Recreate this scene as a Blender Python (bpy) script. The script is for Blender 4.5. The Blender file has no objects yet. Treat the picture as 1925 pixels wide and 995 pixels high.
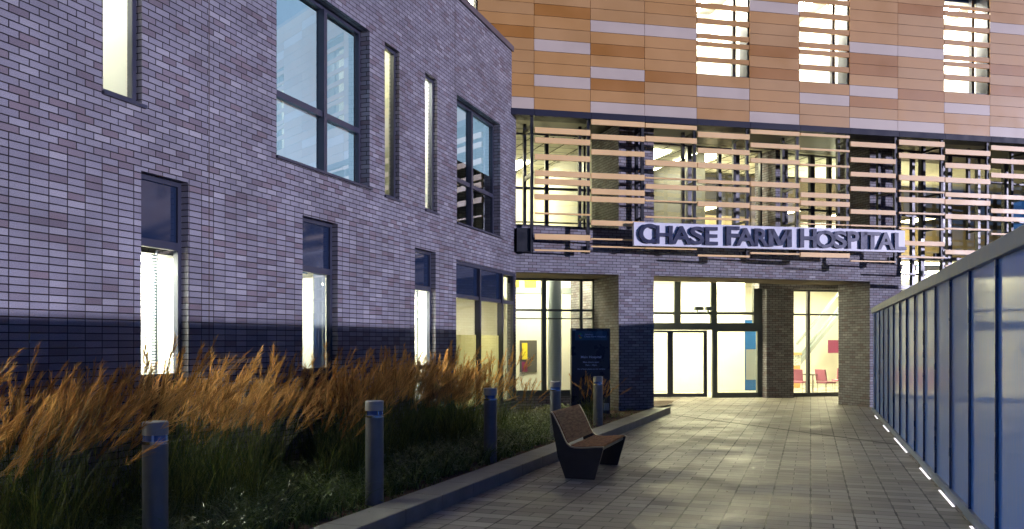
import bpy, math, random
import numpy as np
from mathutils import Vector
random.seed(7); rng = np.random.default_rng(11)

# ------------------------------------------------------------------ camera
F, CX, HY = 1621.0, 962.5, 642.0          # focal length, principal x and horizon y in photograph pixels
TH = math.radians(19.1); ST, CT = math.sin(TH), math.cos(TH)
H = 1.92
sc = bpy.context.scene
cam_d = bpy.data.cameras.new('camera'); cam = bpy.data.objects.new('camera', cam_d)
sc.collection.objects.link(cam); sc.camera = cam
cam.location = (0, 0, H); cam.rotation_euler = (math.pi/2, 0, TH)
cam_d.sensor_width = 36; cam_d.lens = 36*F/1925; cam_d.shift_y = (HY-497.5)/1925
cam_d.clip_start = .05; cam_d.clip_end = 1500

# ------------------------------------------------------------------ world, sun, exposure
SUN_EL = math.radians(4.3); SUN_V = -0.16
w = bpy.data.worlds.new('World'); sc.world = w; w.use_nodes = True
nt = w.node_tree; bg = nt.nodes['Background']
sky = nt.nodes.new('ShaderNodeTexSky'); sky.sky_type = 'NISHITA'; sky.sun_disc = False
sky.sun_elevation = SUN_EL; sky.sun_rotation = math.atan2(1, SUN_V)
sky.air_density = 1.0; sky.dust_density = .3; sky.ozone_density = 4.0
tint = nt.nodes.new('ShaderNodeVectorMath'); tint.operation = 'MULTIPLY'; tint.inputs[1].default_value = (.42, .62, 1.3)
nt.links.new(sky.outputs[0], tint.inputs[0]); nt.links.new(tint.outputs[0], bg.inputs[0]); bg.inputs[1].default_value = .085
sd = bpy.data.lights.new('sun', 'SUN'); sun = bpy.data.objects.new('sun', sd); sc.collection.objects.link(sun)
sd.energy = 3.2; sd.angle = math.radians(.9); sd.color = (.80, .76, 1.0)
sun.rotation_euler = Vector((1, SUN_V, math.hypot(1, SUN_V)*math.tan(SUN_EL))).to_track_quat('Z', 'Y').to_euler()
sc.view_settings.view_transform = 'Standard'; sc.view_settings.look = 'None'
sc.view_settings.exposure = .22; sc.view_settings.gamma = 1; sc.view_settings.use_curve_mapping = False
cy = sc.cycles; cy.use_denoising = True; cy.max_bounces = 7; cy.diffuse_bounces = 3; cy.glossy_bounces = 4
cy.transmission_bounces = 4; cy.transparent_max_bounces = 12; cy.caustics_reflective = False; cy.caustics_refractive = False
cy.sample_clamp_indirect = 4; cy.sample_clamp_direct = 0
ROOM = 1.0     # strength of every indoor luminaire

# ------------------------------------------------------------------ geometry helpers
def cam2world(X, Z): return (X*CT - Z*ST, X*ST + Z*CT)
class Plane:
    """vertical plane; o = origin (U,V), e = direction along it, n = outward normal (to the right of e turned clockwise)"""
    def __init__(s, o, ang, n=None):
        s.o = o; s.e = (math.cos(ang), math.sin(ang)); s.n = n or (s.e[1], -s.e[0])
    def t(s, px, d=0):
        k = (px-CX)/F; rx, ry = k*CT-ST, k*ST+CT
        ox, oy = s.o[0]-s.n[0]*d, s.o[1]-s.n[1]*d
        det = rx*(-s.e[1]) + ry*s.e[0]
        # zc*r = o + t e
        zc = (ox*(-s.e[1]) + oy*s.e[0])/det
        return ((zc*rx-ox)*s.e[0] + (zc*ry-oy)*s.e[1])
    def zc(s, px, d=0):
        p = s.p(s.t(px, d), d, 0); return -p[0]*ST + p[1]*CT
    def z(s, px, py, d=0): return H + (HY-py)*s.zc(px, d)/F
    def p(s, t, d, z): return (s.o[0]+s.e[0]*t-s.n[0]*d, s.o[1]+s.e[1]*t-s.n[1]*d, z)
def plane_px(px1, z1, px2, z2):
    a = cam2world((px1-CX)/F*z1, z1); b = cam2world((px2-CX)/F*z2, z2)
    return Plane(a, math.atan2(b[1]-a[1], b[0]-a[0]))

class MB:
    def __init__(s): s.v = []; s.f = []; s.uv = []; s.mi = []
    def quad(s, pts, uvs=None, mi=0):
        b = len(s.v); s.v += [tuple(p) for p in pts]; s.f.append(tuple(range(b, b+len(pts))))
        s.uv.append(uvs or [(0, 0)]*len(pts)); s.mi.append(mi)
    def box(s, P, t0, t1, d0, d1, z0, z1, mi=0, skip=''):
        """box in a plane's frame: t along, d inwards"""
        q = lambda a: [P.p(*x) for x in a]
        F_ = {'f': ([(t0,d0,z0),(t1,d0,z0),(t1,d0,z1),(t0,d0,z1)], lambda x:(x[0],x[2])),
              'b': ([(t1,d1,z0),(t0,d1,z0),(t0,d1,z1),(t1,d1,z1)], lambda x:(x[0],x[2])),
              'l': ([(t0,d1,z0),(t0,d0,z0),(t0,d0,z1),(t0,d1,z1)], lambda x:(x[1]+.05,x[2])),
              'r': ([(t1,d0,z0),(t1,d1,z0),(t1,d1,z1),(t1,d0,z1)], lambda x:(x[1]+.05,x[2])),
              't': ([(t0,d0,z1),(t1,d0,z1),(t1,d1,z1),(t0,d1,z1)], lambda x:(x[0],x[1])),
              'u': ([(t0,d1,z0),(t1,d1,z0),(t1,d0,z0),(t0,d0,z0)], lambda x:(x[0],x[1]))}
        for k, (pts, uf) in F_.items():
            if k not in skip: s.quad(q(pts), [uf(x) for x in pts], mi)
    def wall(s, P, t0, t1, z0, z1, holes, depth, mi=0):
        """wall with rectangular openings: front sheet, back sheet, reveals, ends"""
        ts = sorted({t0, t1, *[h[0] for h in holes], *[h[1] for h in holes]})
        zs = sorted({z0, z1, *[h[2] for h in holes], *[h[3] for h in holes]})
        ts = [a for a in ts if t0 <= a <= t1]; zs = [a for a in zs if z0 <= a <= z1]
        for a, b in zip(ts, ts[1:]):
            run = None
            for c, e in list(zip(zs, zs[1:]))+[(None, None)]:
                solid = c is not None and not any(h[0]-1e-6 <= a and b <= h[1]+1e-6 and h[2]-1e-6 <= c and e <= h[3]+1e-6 for h in holes)
                if solid: run = (run[0], e) if run else (c, e)
                elif run:
                    c0, e0 = run; run = None
                    for d, fl in ((0, False), (depth, True)):
                        pts = [(a,d,c0),(b,d,c0),(b,d,e0),(a,d,e0)]
                        if fl: pts = pts[::-1]
                        s.quad([P.p(*x) for x in pts], [(x[0], x[2]) for x in pts], mi)
        for h in holes+[(t0, t1, z0, z1)]:
            a, b, c, e = h[:4]
            for pts, uf in (([(a,0,c),(a,depth,c),(a,depth,e),(a,0,e)], 0), ([(b,depth,c),(b,0,c),(b,0,e),(b,depth,e)], 0),
                            ([(a,0,c),(b,0,c),(b,depth,c),(a,depth,c)], 1), ([(a,depth,e),(b,depth,e),(b,0,e),(a,0,e)], 1)):
                s.quad([P.p(*x) for x in pts], [((x[1]+.05, x[2]) if uf == 0 else (x[0], x[1])) for x in pts], mi)
    def prism(s, prof, fn, k0, k1, mi=0):
        """extrude closed profile [(a,b)] between k0 and k1; fn(a,b,k)->xyz"""
        n = len(prof); A = [fn(a, b, k0) for a, b in prof]; B = [fn(a, b, k1) for a, b in prof]
        s.quad(A[::-1], mi=mi); s.quad(B, mi=mi)
        for i in range(n):
            j = (i+1) % n; s.quad([A[i], A[j], B[j], B[i]], mi=mi)
    def tube(s, c, r, z0, z1, n=28, cap=True, mi=0, r1=None):
        r1 = r if r1 is None else r1
        A = [(c[0]+r*math.cos(6.2832*i/n), c[1]+r*math.sin(6.2832*i/n), z0) for i in range(n)]
        B = [(c[0]+r1*math.cos(6.2832*i/n), c[1]+r1*math.sin(6.2832*i/n), z1) for i in range(n)]
        for i in range(n):
            j = (i+1) % n; s.quad([A[i], A[j], B[j], B[i]], [(i/n, z0), ((i+1)/n, z0), ((i+1)/n, z1), (i/n, z1)], mi)
        if cap: s.quad(B, mi=mi); s.quad(A[::-1], mi=mi)
    def bar(s, a, b, r, mi=0):
        a = Vector(a); b = Vector(b); ax = (b-a).normalized()
        u = ax.orthogonal().normalized()*r; v = ax.cross(u).normalized()*r
        R = [u+v, v-u, -u-v, u-v]
        A = [a+x for x in R]; B = [b+x for x in R]
        s.quad(A[::-1], mi=mi); s.quad(B, mi=mi)
        for i in range(4):
            j = (i+1) % 4; s.quad([A[i], A[j], B[j], B[i]], mi=mi)
    def build(s, name, mats, parent=None, loc=None, smooth=False, bevel=0):
        me = bpy.data.meshes.new(name)
        off = Vector(loc) if loc else (Vector(parent.matrix_world.translation) if parent else Vector((0, 0, 0)))
        root = parent
        off = Vector((0, 0, 0))
        p = parent
        while p is not None: off += p.location; p = p.parent
        if loc: base = Vector(loc)
        else: base = off
        me.from_pydata([tuple(Vector(v)-base) for v in s.v], [], s.f)
        ul = me.uv_layers.new(name='UVMap')
        ul.data.foreach_set('uv', [c for f in s.uv for q in f for c in q])
        mats = mats if isinstance(mats, (list, tuple)) else [mats]
        for m in mats: me.materials.append(m)
        me.polygons.foreach_set('material_index', s.mi)
        if smooth: me.polygons.foreach_set('use_smooth', [True]*len(s.f))
        me.update()
        o = bpy.data.objects.new(name, me); sc.collection.objects.link(o)
        if parent: o.parent = parent
        if loc: o.location = Vector(loc)-off
        if bevel:
            import bmesh
            bm = bmesh.new(); bm.from_mesh(me); bmesh.ops.remove_doubles(bm, verts=bm.verts, dist=1e-5); bm.to_mesh(me); bm.free()
            m = o.modifiers.new('bevel', 'BEVEL'); m.width = bevel; m.segments = 2; m.limit_method = 'ANGLE'
        return o

def thing(name, loc, label, cat, group=None):
    o = bpy.data.objects.new(name, None); sc.collection.objects.link(o); o.location = loc
    o.empty_display_size = .2
    return tag(o, label, cat, group)
def tag(o, label=None, cat=None, group=None, kind=None):
    for k, v in (('label', label), ('category', cat), ('group', group), ('kind', kind)):
        if v: o[k] = v
    return o
def copy_tree(o, parent=None):
    c = o.copy(); sc.collection.objects.link(c); c.parent = parent
    for ch in list(o.children): copy_tree(ch, c)
    return c

# ------------------------------------------------------------------ materials
def mat(name, col, rough=.5, metal=0., var=.0, vscale=3., bump=0., bscale=40., spec=.5, emit=None, estr=0., coat=0.):
    m = bpy.data.materials.new(name); m.use_nodes = True; n = m.node_tree.nodes; L = m.node_tree.links
    b = n['Principled BSDF']
    b.inputs['Base Color'].default_value = (*col, 1); b.inputs['Roughness'].default_value = rough
    b.inputs['Metallic'].default_value = metal; b.inputs['Specular IOR Level'].default_value = spec
    b.inputs['Coat Weight'].default_value = coat
    tc = n.new('ShaderNodeTexCoord')
    if var:
        ns = n.new('ShaderNodeTexNoise'); ns.inputs['Scale'].default_value = vscale; ns.inputs['Detail'].default_value = 6
        L.new(tc.outputs['Object'], ns.inputs['Vector'])
        mr = n.new('ShaderNodeMapRange'); mr.inputs[1].default_value = .3; mr.inputs[2].default_value = .7
        mr.inputs[3].default_value = 1-var; mr.inputs[4].default_value = 1+var
        L.new(ns.outputs['Fac'], mr.inputs[0])
        mx = n.new('ShaderNodeVectorMath'); mx.operation = 'SCALE'; mx.inputs[0].default_value = col
        L.new(mr.outputs[0], mx.inputs['Scale']); L.new(mx.outputs[0], b.inputs['Base Color'])
        m2 = n.new('ShaderNodeMapRange'); m2.inputs[1].default_value = .3; m2.inputs[2].default_value = .7
        m2.inputs[3].default_value = max(0, rough-.08); m2.inputs[4].default_value = min(1, rough+.08)
        L.new(ns.outputs['Fac'], m2.inputs[0]); L.new(m2.outputs[0], b.inputs['Roughness'])
    if bump:
        n2 = n.new('ShaderNodeTexNoise'); n2.inputs['Scale'].default_value = bscale; n2.inputs['Detail'].default_value = 4
        L.new(tc.outputs['Object'], n2.inputs['Vector'])
        bp = n.new('ShaderNodeBump'); bp.inputs['Strength'].default_value = bump; bp.inputs['Distance'].default_value = .01
        L.new(n2.outputs['Fac'], bp.inputs['Height']); L.new(bp.outputs[0], b.inputs['Normal'])
    if emit:
        b.inputs['Emission Color'].default_value = (*emit, 1); b.inputs['Emission Strength'].default_value = estr
    return m

def brick_mat(name, stack_below=None):
    m = bpy.data.materials.new(name); m.use_nodes = True; n = m.node_tree.nodes; L = m.node_tree.links
    b = n['Principled BSDF']; b.inputs['Roughness'].default_value = .62; b.inputs['Specular IOR Level'].default_value = .35
    uv = n.new('ShaderNodeUVMap'); uv.uv_map = 'UVMap'
    # slight wobble so the courses are not ruler straight
    nz = n.new('ShaderNodeTexNoise'); nz.inputs['Scale'].default_value = 9; L.new(uv.outputs[0], nz.inputs['Vector'])
    vm = n.new('ShaderNodeVectorMath'); vm.operation = 'MULTIPLY_ADD'; vm.inputs[1].default_value = (.004, .004, 0)
    L.new(nz.outputs['Color'], vm.inputs[0]); L.new(uv.outputs[0], vm.inputs[2])
    def tex(off):
        t = n.new('ShaderNodeTexBrick'); t.offset = off; t.squash = 1
        t.inputs['Scale'].default_value = 1; t.inputs['Brick Width'].default_value = .2225; t.inputs['Row Height'].default_value = .0742
        t.inputs['Mortar Size'].default_value = .0062; t.inputs['Mortar Smooth'].default_value = .15; t.inputs['Bias'].default_value = 0
        t.inputs['Color1'].default_value = (0, 0, 0, 1); t.inputs['Color2'].default_value = (1, 1, 1, 1); t.inputs['Mortar'].default_value = (.5, .5, .5, 1)
        L.new(vm.outputs[0], t.inputs['Vector']); return t
    a = tex(.5); col, fac = a.outputs['Color'], a.outputs['Fac']
    if stack_below:
        c = tex(0.0); sp = n.new('ShaderNodeSeparateXYZ'); L.new(uv.outputs[0], sp.inputs[0])
        lt = n.new('ShaderNodeMath'); lt.operation = 'LESS_THAN'; lt.inputs[1].default_value = stack_below; L.new(sp.outputs[1], lt.inputs[0])
        mc = n.new('ShaderNodeMix'); mc.data_type = 'RGBA'; L.new(lt.outputs[0], mc.inputs['Factor']); L.new(col, mc.inputs['A']); L.new(c.outputs['Color'], mc.inputs['B'])
        mf = n.new('ShaderNodeMix'); mf.data_type = 'FLOAT'; L.new(lt.outputs[0], mf.inputs['Factor']); L.new(fac, mf.inputs['A']); L.new(c.outputs['Fac'], mf.inputs['B'])
        col, fac = mc.outputs['Result'], mf.outputs['Result']
    cr = n.new('ShaderNodeValToRGB'); L.new(col, cr.inputs['Fac'])
    el = cr.color_ramp.elements; cr.color_ramp.interpolation = 'LINEAR'
    el[0].position = 0; el[0].color = (.150, .130, .155, 1); el[1].position = 1; el[1].color = (.33, .32, .35, 1)
    for p_, c_ in ((.10, (.195, .158, .178, 1)), (.25, (.20, .192, .228, 1)), (.6, (.235, .228, .265, 1)), (.88, (.262, .255, .29, 1))):
        e = el.new(p_); e.color = c_
    # large patches and fine speckle
    n1 = n.new('ShaderNodeTexNoise'); n1.inputs['Scale'].default_value = 1.1; n1.inputs['Detail'].default_value = 3; L.new(uv.outputs[0], n1.inputs['Vector'])
    n2 = n.new('ShaderNodeTexNoise'); n2.inputs['Scale'].default_value = 110; n2.inputs['Detail'].default_value = 4; L.new(uv.outputs[0], n2.inputs['Vector'])
    ad = n.new('ShaderNodeMath'); ad.operation = 'MULTIPLY_ADD'; ad.inputs[1].default_value = .8; ad.inputs[2].default_value = .55; L.new(n1.outputs['Fac'], ad.inputs[0])
    a2 = n.new('ShaderNodeMath'); a2.operation = 'MULTIPLY_ADD'; a2.inputs[1].default_value = 1.3; a2.inputs[2].default_value = .27; L.new(n2.outputs['Fac'], a2.inputs[0])
    ml = n.new('ShaderNodeMath'); ml.operation = 'MULTIPLY'; L.new(ad.outputs[0], ml.inputs[0]); L.new(a2.outputs[0], ml.inputs[1])
    sc_ = n.new('ShaderNodeVectorMath'); sc_.operation = 'SCALE'; L.new(cr.outputs['Color'], sc_.inputs[0]); L.new(ml.outputs[0], sc_.inputs['Scale'])
    mm = n.new('ShaderNodeMix'); mm.data_type = 'RGBA'; L.new(fac, mm.inputs['Factor']); L.new(sc_.outputs[0], mm.inputs['A']); mm.inputs['B'].default_value = (.012, .009, .011, 1)
    L.new(mm.outputs['Result'], b.inputs['Base Color'])
    iv = n.new('ShaderNodeMath'); iv.operation = 'MULTIPLY_ADD'; iv.inputs[1].default_value = -1; iv.inputs[2].default_value = 1; L.new(fac, iv.inputs[0])
    hn = n.new('ShaderNodeMath'); hn.operation = 'MULTIPLY_ADD'; hn.inputs[1].default_value = .25; L.new(n2.outputs['Fac'], hn.inputs[0]); L.new(iv.outputs[0], hn.inputs[2])
    bp = n.new('ShaderNodeBump'); bp.inputs['Strength'].default_value = 1; bp.inputs['Distance'].default_value = .008
    L.new(hn.outputs[0], bp.inputs['Height']); L.new(bp.outputs[0], b.inputs['Normal'])
    return m

def glass_mat(name, tint=(.9, .97, .93), refl=.10, rough=.0, graze=.55):
    m = bpy.data.materials.new(name); m.use_nodes = True; n = m.node_tree.nodes; L = m.node_tree.links
    n.remove(n['Principled BSDF']); out = n['Material Output']
    tr = n.new('ShaderNodeBsdfTransparent'); tr.inputs[0].default_value = (*tint, 1)
    gl = n.new('ShaderNodeBsdfGlossy'); gl.inputs['Roughness'].default_value = rough; gl.inputs['Color'].default_value = (.85, .93, .95, 1)
    lw = n.new('ShaderNodeLayerWeight'); lw.inputs[0].default_value = .35
    mr = n.new('ShaderNodeMapRange'); mr.inputs[3].default_value = refl; mr.inputs[4].default_value = graze; L.new(lw.outputs['Facing'], mr.inputs[0])
    mx = n.new('ShaderNodeMixShader'); L.new(mr.outputs[0], mx.inputs[0]); L.new(tr.outputs[0], mx.inputs[1]); L.new(gl.outputs[0], mx.inputs[2])
    L.new(mx.outputs[0], out.inputs[0]); return m

def frosted_mat(name, col):
    m = bpy.data.materials.new(name); m.use_nodes = True; n = m.node_tree.nodes; L = m.node_tree.links
    n.remove(n['Principled BSDF']); out = n['Material Output']
    tl = n.new('ShaderNodeBsdfTranslucent'); tl.inputs[0].default_value = (*col, 1)
    df = n.new('ShaderNodeBsdfDiffuse'); df.inputs[0].default_value = (*col, 1)
    mx = n.new('ShaderNodeMixShader'); mx.inputs[0].default_value = .3; L.new(tl.outputs[0], mx.inputs[1]); L.new(df.outputs[0], mx.inputs[2])
    gl = n.new('ShaderNodeBsdfGlossy'); gl.inputs['Roughness'].default_value = .05
    m3 = n.new('ShaderNodeMixShader'); m3.inputs[0].default_value = .08; L.new(mx.outputs[0], m3.inputs[1]); L.new(gl.outputs[0], m3.inputs[2])
    L.new(m3.outputs[0], out.inputs[0]); return m

def lamp_mat(name, col, s):
    m = bpy.data.materials.new(name); m.use_nodes = True; n = m.node_tree.nodes; L = m.node_tree.links
    n.remove(n['Principled BSDF']); em = n.new('ShaderNodeEmission'); em.inputs[0].default_value = (*col, 1); em.inputs[1].default_value = s
    L.new(em.outputs[0], n['Material Output'].inputs[0]); return m

M = {}
M['brick_l'] = brick_mat('brick_wing', 3.84)
M['brick'] = brick_mat('brick_hospital')
M['frame'] = mat('dark_aluminium', (.035, .038, .06), .38, .0, .12, 4, spec=.5)
M['frame_mid'] = mat('mid_grey_aluminium', (.085, .098, .095), .4, .2, .1)
M['frame_in'] = mat('grey_green_aluminium', (.16, .20, .19), .4, .2, .1)
M['coping'] = mat('coping_metal', (.10, .085, .10), .45, .2, .15)
M['band'] = mat('navy_flashing', (.014, .017, .035), .55, 0, .15, spec=.25)
M['tan'] = mat('tan_panel', (.52, .27, .078), .42, 0, .05, 1.3, .05, 60)
M['tan2'] = mat('tan_panel_pinkish', (.50, .275, .092), .42, 0, .05, 1.3, .05, 60)
M['ochre'] = mat('ochre_panel', (.40, .165, .02), .42, 0, .07, 1.3, .05, 60)
M['white_panel'] = mat('pale_panel', (.58, .48, .38), .42, 0, .05, 1.3, .05, 60)
M['gap'] = mat('panel_gap', (.05, .03, .02), .8)
M['slat'] = mat('tan_slat', (.92, .60, .26), .4, 0, .05, 2)
M['post'] = mat('black_steel', (.018, .019, .024), .4, .3, .2, 5)
M['glass'] = glass_mat('clear_glass')
M['glass_dark'] = mat('spandrel_glass', (.012, .022, .05), .06, 0, spec=.8)
M['glass_int'] = glass_mat('entrance_glass', (.97, .99, .94), .05, 0, .35)
M['frost'] = frosted_mat('frosted_film', (.80, .78, .50))
M['wall_in'] = mat('white_interior_wall', (.80, .78, .70), .7, 0, .03, 2)
M['ceil_in'] = mat('white_ceiling', (.78, .78, .68), .8, 0, .03, 2)
M['floor_in'] = mat('pale_vinyl_floor', (.45, .42, .36), .3, 0, .1, 2)
M['lamp'] = lamp_mat('luminaire', (1, .93, .60), 64*ROOM)
M['lamp_cool'] = lamp_mat('luminaire_cool', (1, .96, .82), 125*ROOM)
M['lamp_up'] = lamp_mat('luminaire_upstairs', (1, .94, .62), 38*ROOM)
M['lamp_dim'] = lamp_mat('luminaire_dim', (1, .86, .5), 16*ROOM)
M['blind_blue'] = mat('pale_blue_blind', (.42, .62, .68), .7, 0, .10, .6)
M['blind_white'] = mat('white_blind', (.72, .73, .68), .7, 0, .05, 3)
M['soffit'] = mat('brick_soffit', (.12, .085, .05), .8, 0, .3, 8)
M['sign_white'] = mat('sign_white', (.80, .80, .86), .35, 0, .03)
M['sign_navy'] = mat('sign_navy', (.035, .04, .085), .32, .1, .1, 6)
M['totem'] = mat('totem_navy', (.012, .014, .035), .3, .0, .2, 3)
M['totem_blue'] = mat('totem_header_blue', (.02, .06, .14), .3, .0, .2, 3)
M['totem_text'] = mat('totem_lettering', (.40, .50, .85), .5)
M['bollard'] = mat('bollard_grey', (.17, .17, .185), .4, .35, .12, 6, .04, 200)
M['bollard_cap'] = mat('bollard_cap_grey', (.34, .33, .33), .4, .3, .1, 6)
M['bollard_ring'] = mat('bollard_lens', (.10, .16, .40), .15, 0, spec=.8)
M['steel'] = mat('polished_steel', (.6, .6, .62), .22, 1)
M['bench_steel'] = mat('bench_dark_steel', (.055, .052, .056), .38, .5, .15, 5, .05, 150)
M['bench_edge'] = mat('bench_edge_steel', (.42, .36, .29), .35, .8)
M['magenta'] = mat('magenta_print', (.20, .02, .09), .5)
M['pink'] = mat('pink_upholstery', (.42, .13, .22), .7)
M['wood_in'] = mat('oak_veneer', (.60, .33, .12), .5, 0, .15, 4)
M['red_in'] = mat('red_poster', (.40, .03, .03), .5)
M['yellow_in'] = mat('yellow_panel', (.85, .68, .05), .5)
M['blue_in'] = mat('blue_wall', (.01, .10, .32), .5)
M['grey_in'] = mat('grey_metal_plate', (.30, .34, .36), .4, .3)
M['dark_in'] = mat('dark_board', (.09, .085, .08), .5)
M['line'] = mat('ceiling_grid_line', (.05, .05, .045), .7)

def slatted_wood():
    m = bpy.data.materials.new('bench_timber'); m.use_nodes = True; n = m.node_tree.nodes; L = m.node_tree.links
    b = n['Principled BSDF']; tc = n.new('ShaderNodeTexCoord')
    mp = n.new('ShaderNodeMapping'); mp.inputs['Scale'].default_value = (14, 2.2, 14); L.new(tc.outputs['Object'], mp.inputs[0])
    ns = n.new('ShaderNodeTexNoise'); ns.inputs['Scale'].default_value = 3; ns.inputs['Detail'].default_value = 8; L.new(mp.outputs[0], ns.inputs['Vector'])
    cr = n.new('ShaderNodeValToRGB'); L.new(ns.outputs['Fac'], cr.inputs[0])
    cr.color_ramp.elements[0].position = .3; cr.color_ramp.elements[0].color = (.26, .10, .04, 1)
    cr.color_ramp.elements[1].position = .75; cr.color_ramp.elements[1].color = (.62, .29, .12, 1)
    L.new(cr.outputs[0], b.inputs['Base Color']); b.inputs['Roughness'].default_value = .6; b.inputs['Specular IOR Level'].default_value = .25
    return m
M['bench_wood'] = slatted_wood()

def paving_mat():
    m = bpy.data.materials.new('grey_block_paving'); m.use_nodes = True; n = m.node_tree.nodes; L = m.node_tree.links
    b = n['Principled BSDF']; tc = n.new('ShaderNodeTexCoord')
    mp = n.new('ShaderNodeMapping'); mp.inputs['Rotation'].default_value = (0, 0, 0); L.new(tc.outputs['Object'], mp.inputs[0])
    t = n.new('ShaderNodeTexBrick'); t.offset = .5; t.inputs['Scale'].default_value = 1; t.inputs['Brick Width'].default_value = .45
    t.inputs['Row Height'].default_value = .225; t.inputs['Mortar Size'].default_value = .0085; t.inputs['Mortar Smooth'].default_value = .3
    t.inputs['Color1'].default_value = (0, 0, 0, 1); t.inputs['Color2'].default_value = (1, 1, 1, 1); L.new(mp.outputs[0], t.inputs['Vector'])
    cr = n.new('ShaderNodeValToRGB'); L.new(t.outputs['Color'], cr.inputs[0])
    cr.color_ramp.elements[0].color = (.155, .140, .125, 1); cr.color_ramp.elements[1].color = (.33, .305, .27, 1)
    n1 = n.new('ShaderNodeTexNoise'); n1.inputs['Scale'].default_value = .8; n1.inputs['Detail'].default_value = 5; L.new(tc.outputs['Object'], n1.inputs['Vector'])
    n2 = n.new('ShaderNodeTexNoise'); n2.inputs['Scale'].default_value = 140; n2.inputs['Detail'].default_value = 3; L.new(tc.outputs['Object'], n2.inputs['Vector'])
    a1 = n.new('ShaderNodeMath'); a1.operation = 'MULTIPLY_ADD'; a1.inputs[1].default_value = 1.3; a1.inputs[2].default_value = .33; L.new(n1.outputs['Fac'], a1.inputs[0])
    a2 = n.new('ShaderNodeMath'); a2.operation = 'MULTIPLY_ADD'; a2.inputs[1].default_value = .7; a2.inputs[2].default_value = .65; L.new(n2.outputs['Fac'], a2.inputs[0])
    ml = n.new('ShaderNodeMath'); ml.operation = 'MULTIPLY'; L.new(a1.outputs[0], ml.inputs[0]); L.new(a2.outputs[0], ml.inputs[1])
    s = n.new('ShaderNodeVectorMath'); s.operation = 'SCALE'; L.new(cr.outputs[0], s.inputs[0]); L.new(ml.outputs[0], s.inputs['Scale'])
    mm = n.new('ShaderNodeMix'); mm.data_type = 'RGBA'; L.new(t.outputs['Fac'], mm.inputs['Factor']); L.new(s.outputs[0], mm.inputs['A']); mm.inputs['B'].default_value = (.020, .017, .014, 1)
    # open wide joints of every second course
    sp = n.new('ShaderNodeSeparateXYZ'); L.new(mp.outputs[0], sp.inputs[0])
    def frac_lt(o, per, lim, ofs=0):
        a = n.new('ShaderNodeMath'); a.operation = 'MULTIPLY_ADD'; a.inputs[1].default_value = 1/per; a.inputs[2].default_value = ofs; L.new(o, a.inputs[0])
        f = n.new('ShaderNodeMath'); f.operation = 'FRACT'; L.new(a.outputs[0], f.inputs[0])
        l = n.new('ShaderNodeMath'); l.operation = 'LESS_THAN'; l.inputs[1].default_value = lim; L.new(f.outputs[0], l.inputs[0]); return l.outputs[0]
    u_ = frac_lt(sp.outputs[0], .45, .055, .0275); v_ = frac_lt(sp.outputs[1], .45, .5)
    u2 = n.new('ShaderNodeMath'); u2.operation = 'MULTIPLY'; L.new(u_, u2.inputs[0]); L.new(v_, u2.inputs[1])
    r_ = frac_lt(sp.outputs[1], .225, .075, .0375); nn = n.new('ShaderNodeMath'); nn.operation = 'MULTIPLY'; L.new(r_, nn.inputs[0]); L.new(n1.outputs['Fac'], nn.inputs[1])
    u3 = n.new('ShaderNodeMath'); u3.operation = 'MAXIMUM'; L.new(u2.outputs[0], u3.inputs[0]); L.new(nn.outputs[0], u3.inputs[1]); u2 = u3
    m3 = n.new('ShaderNodeMix'); m3.data_type = 'RGBA'; L.new(u2.outputs[0], m3.inputs['Factor']); L.new(mm.outputs['Result'], m3.inputs['A']); m3.inputs['B'].default_value = (.012, .010, .009, 1)
    L.new(m3.outputs['Result'], b.inputs['Base Color'])
    rr = n.new('ShaderNodeMapRange'); rr.inputs[1].default_value = .35; rr.inputs[2].default_value = .65; rr.inputs[3].default_value = .36; rr.inputs[4].default_value = .62
    L.new(n1.outputs['Fac'], rr.inputs[0]); L.new(rr.outputs[0], b.inputs['Roughness'])
    iv = n.new('ShaderNodeMath'); iv.operation = 'SUBTRACT'; iv.inputs[0].default_value = 1; L.new(t.outputs['Fac'], iv.inputs[1])
    h2 = n.new('ShaderNodeMath'); h2.operation = 'MULTIPLY_ADD'; h2.inputs[1].default_value = .35; L.new(n2.outputs['Fac'], h2.inputs[0]); L.new(iv.outputs[0], h2.inputs[2])
    bp = n.new('ShaderNodeBump'); bp.inputs['Strength'].default_value = .9; bp.inputs['Distance'].default_value = .005
    L.new(h2.outputs[0], bp.inputs['Height']); L.new(bp.outputs[0], b.inputs['Normal'])
    return m
M['paving'] = paving_mat()
M['kerb'] = mat('granite_kerb', (.21, .20, .185), .6, 0, .22, 3.5, .3, 90)
M['ground'] = mat('rough_ground', (.20, .17, .14), .9, 0, .2, .5)
M['soil'] = mat('bark_mulch', (.075, .042, .026), .9, 0, .6, 22, 1.0, 35)
M['drain'] = mat('drain_channel', (.03, .027, .022), .6)

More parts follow.
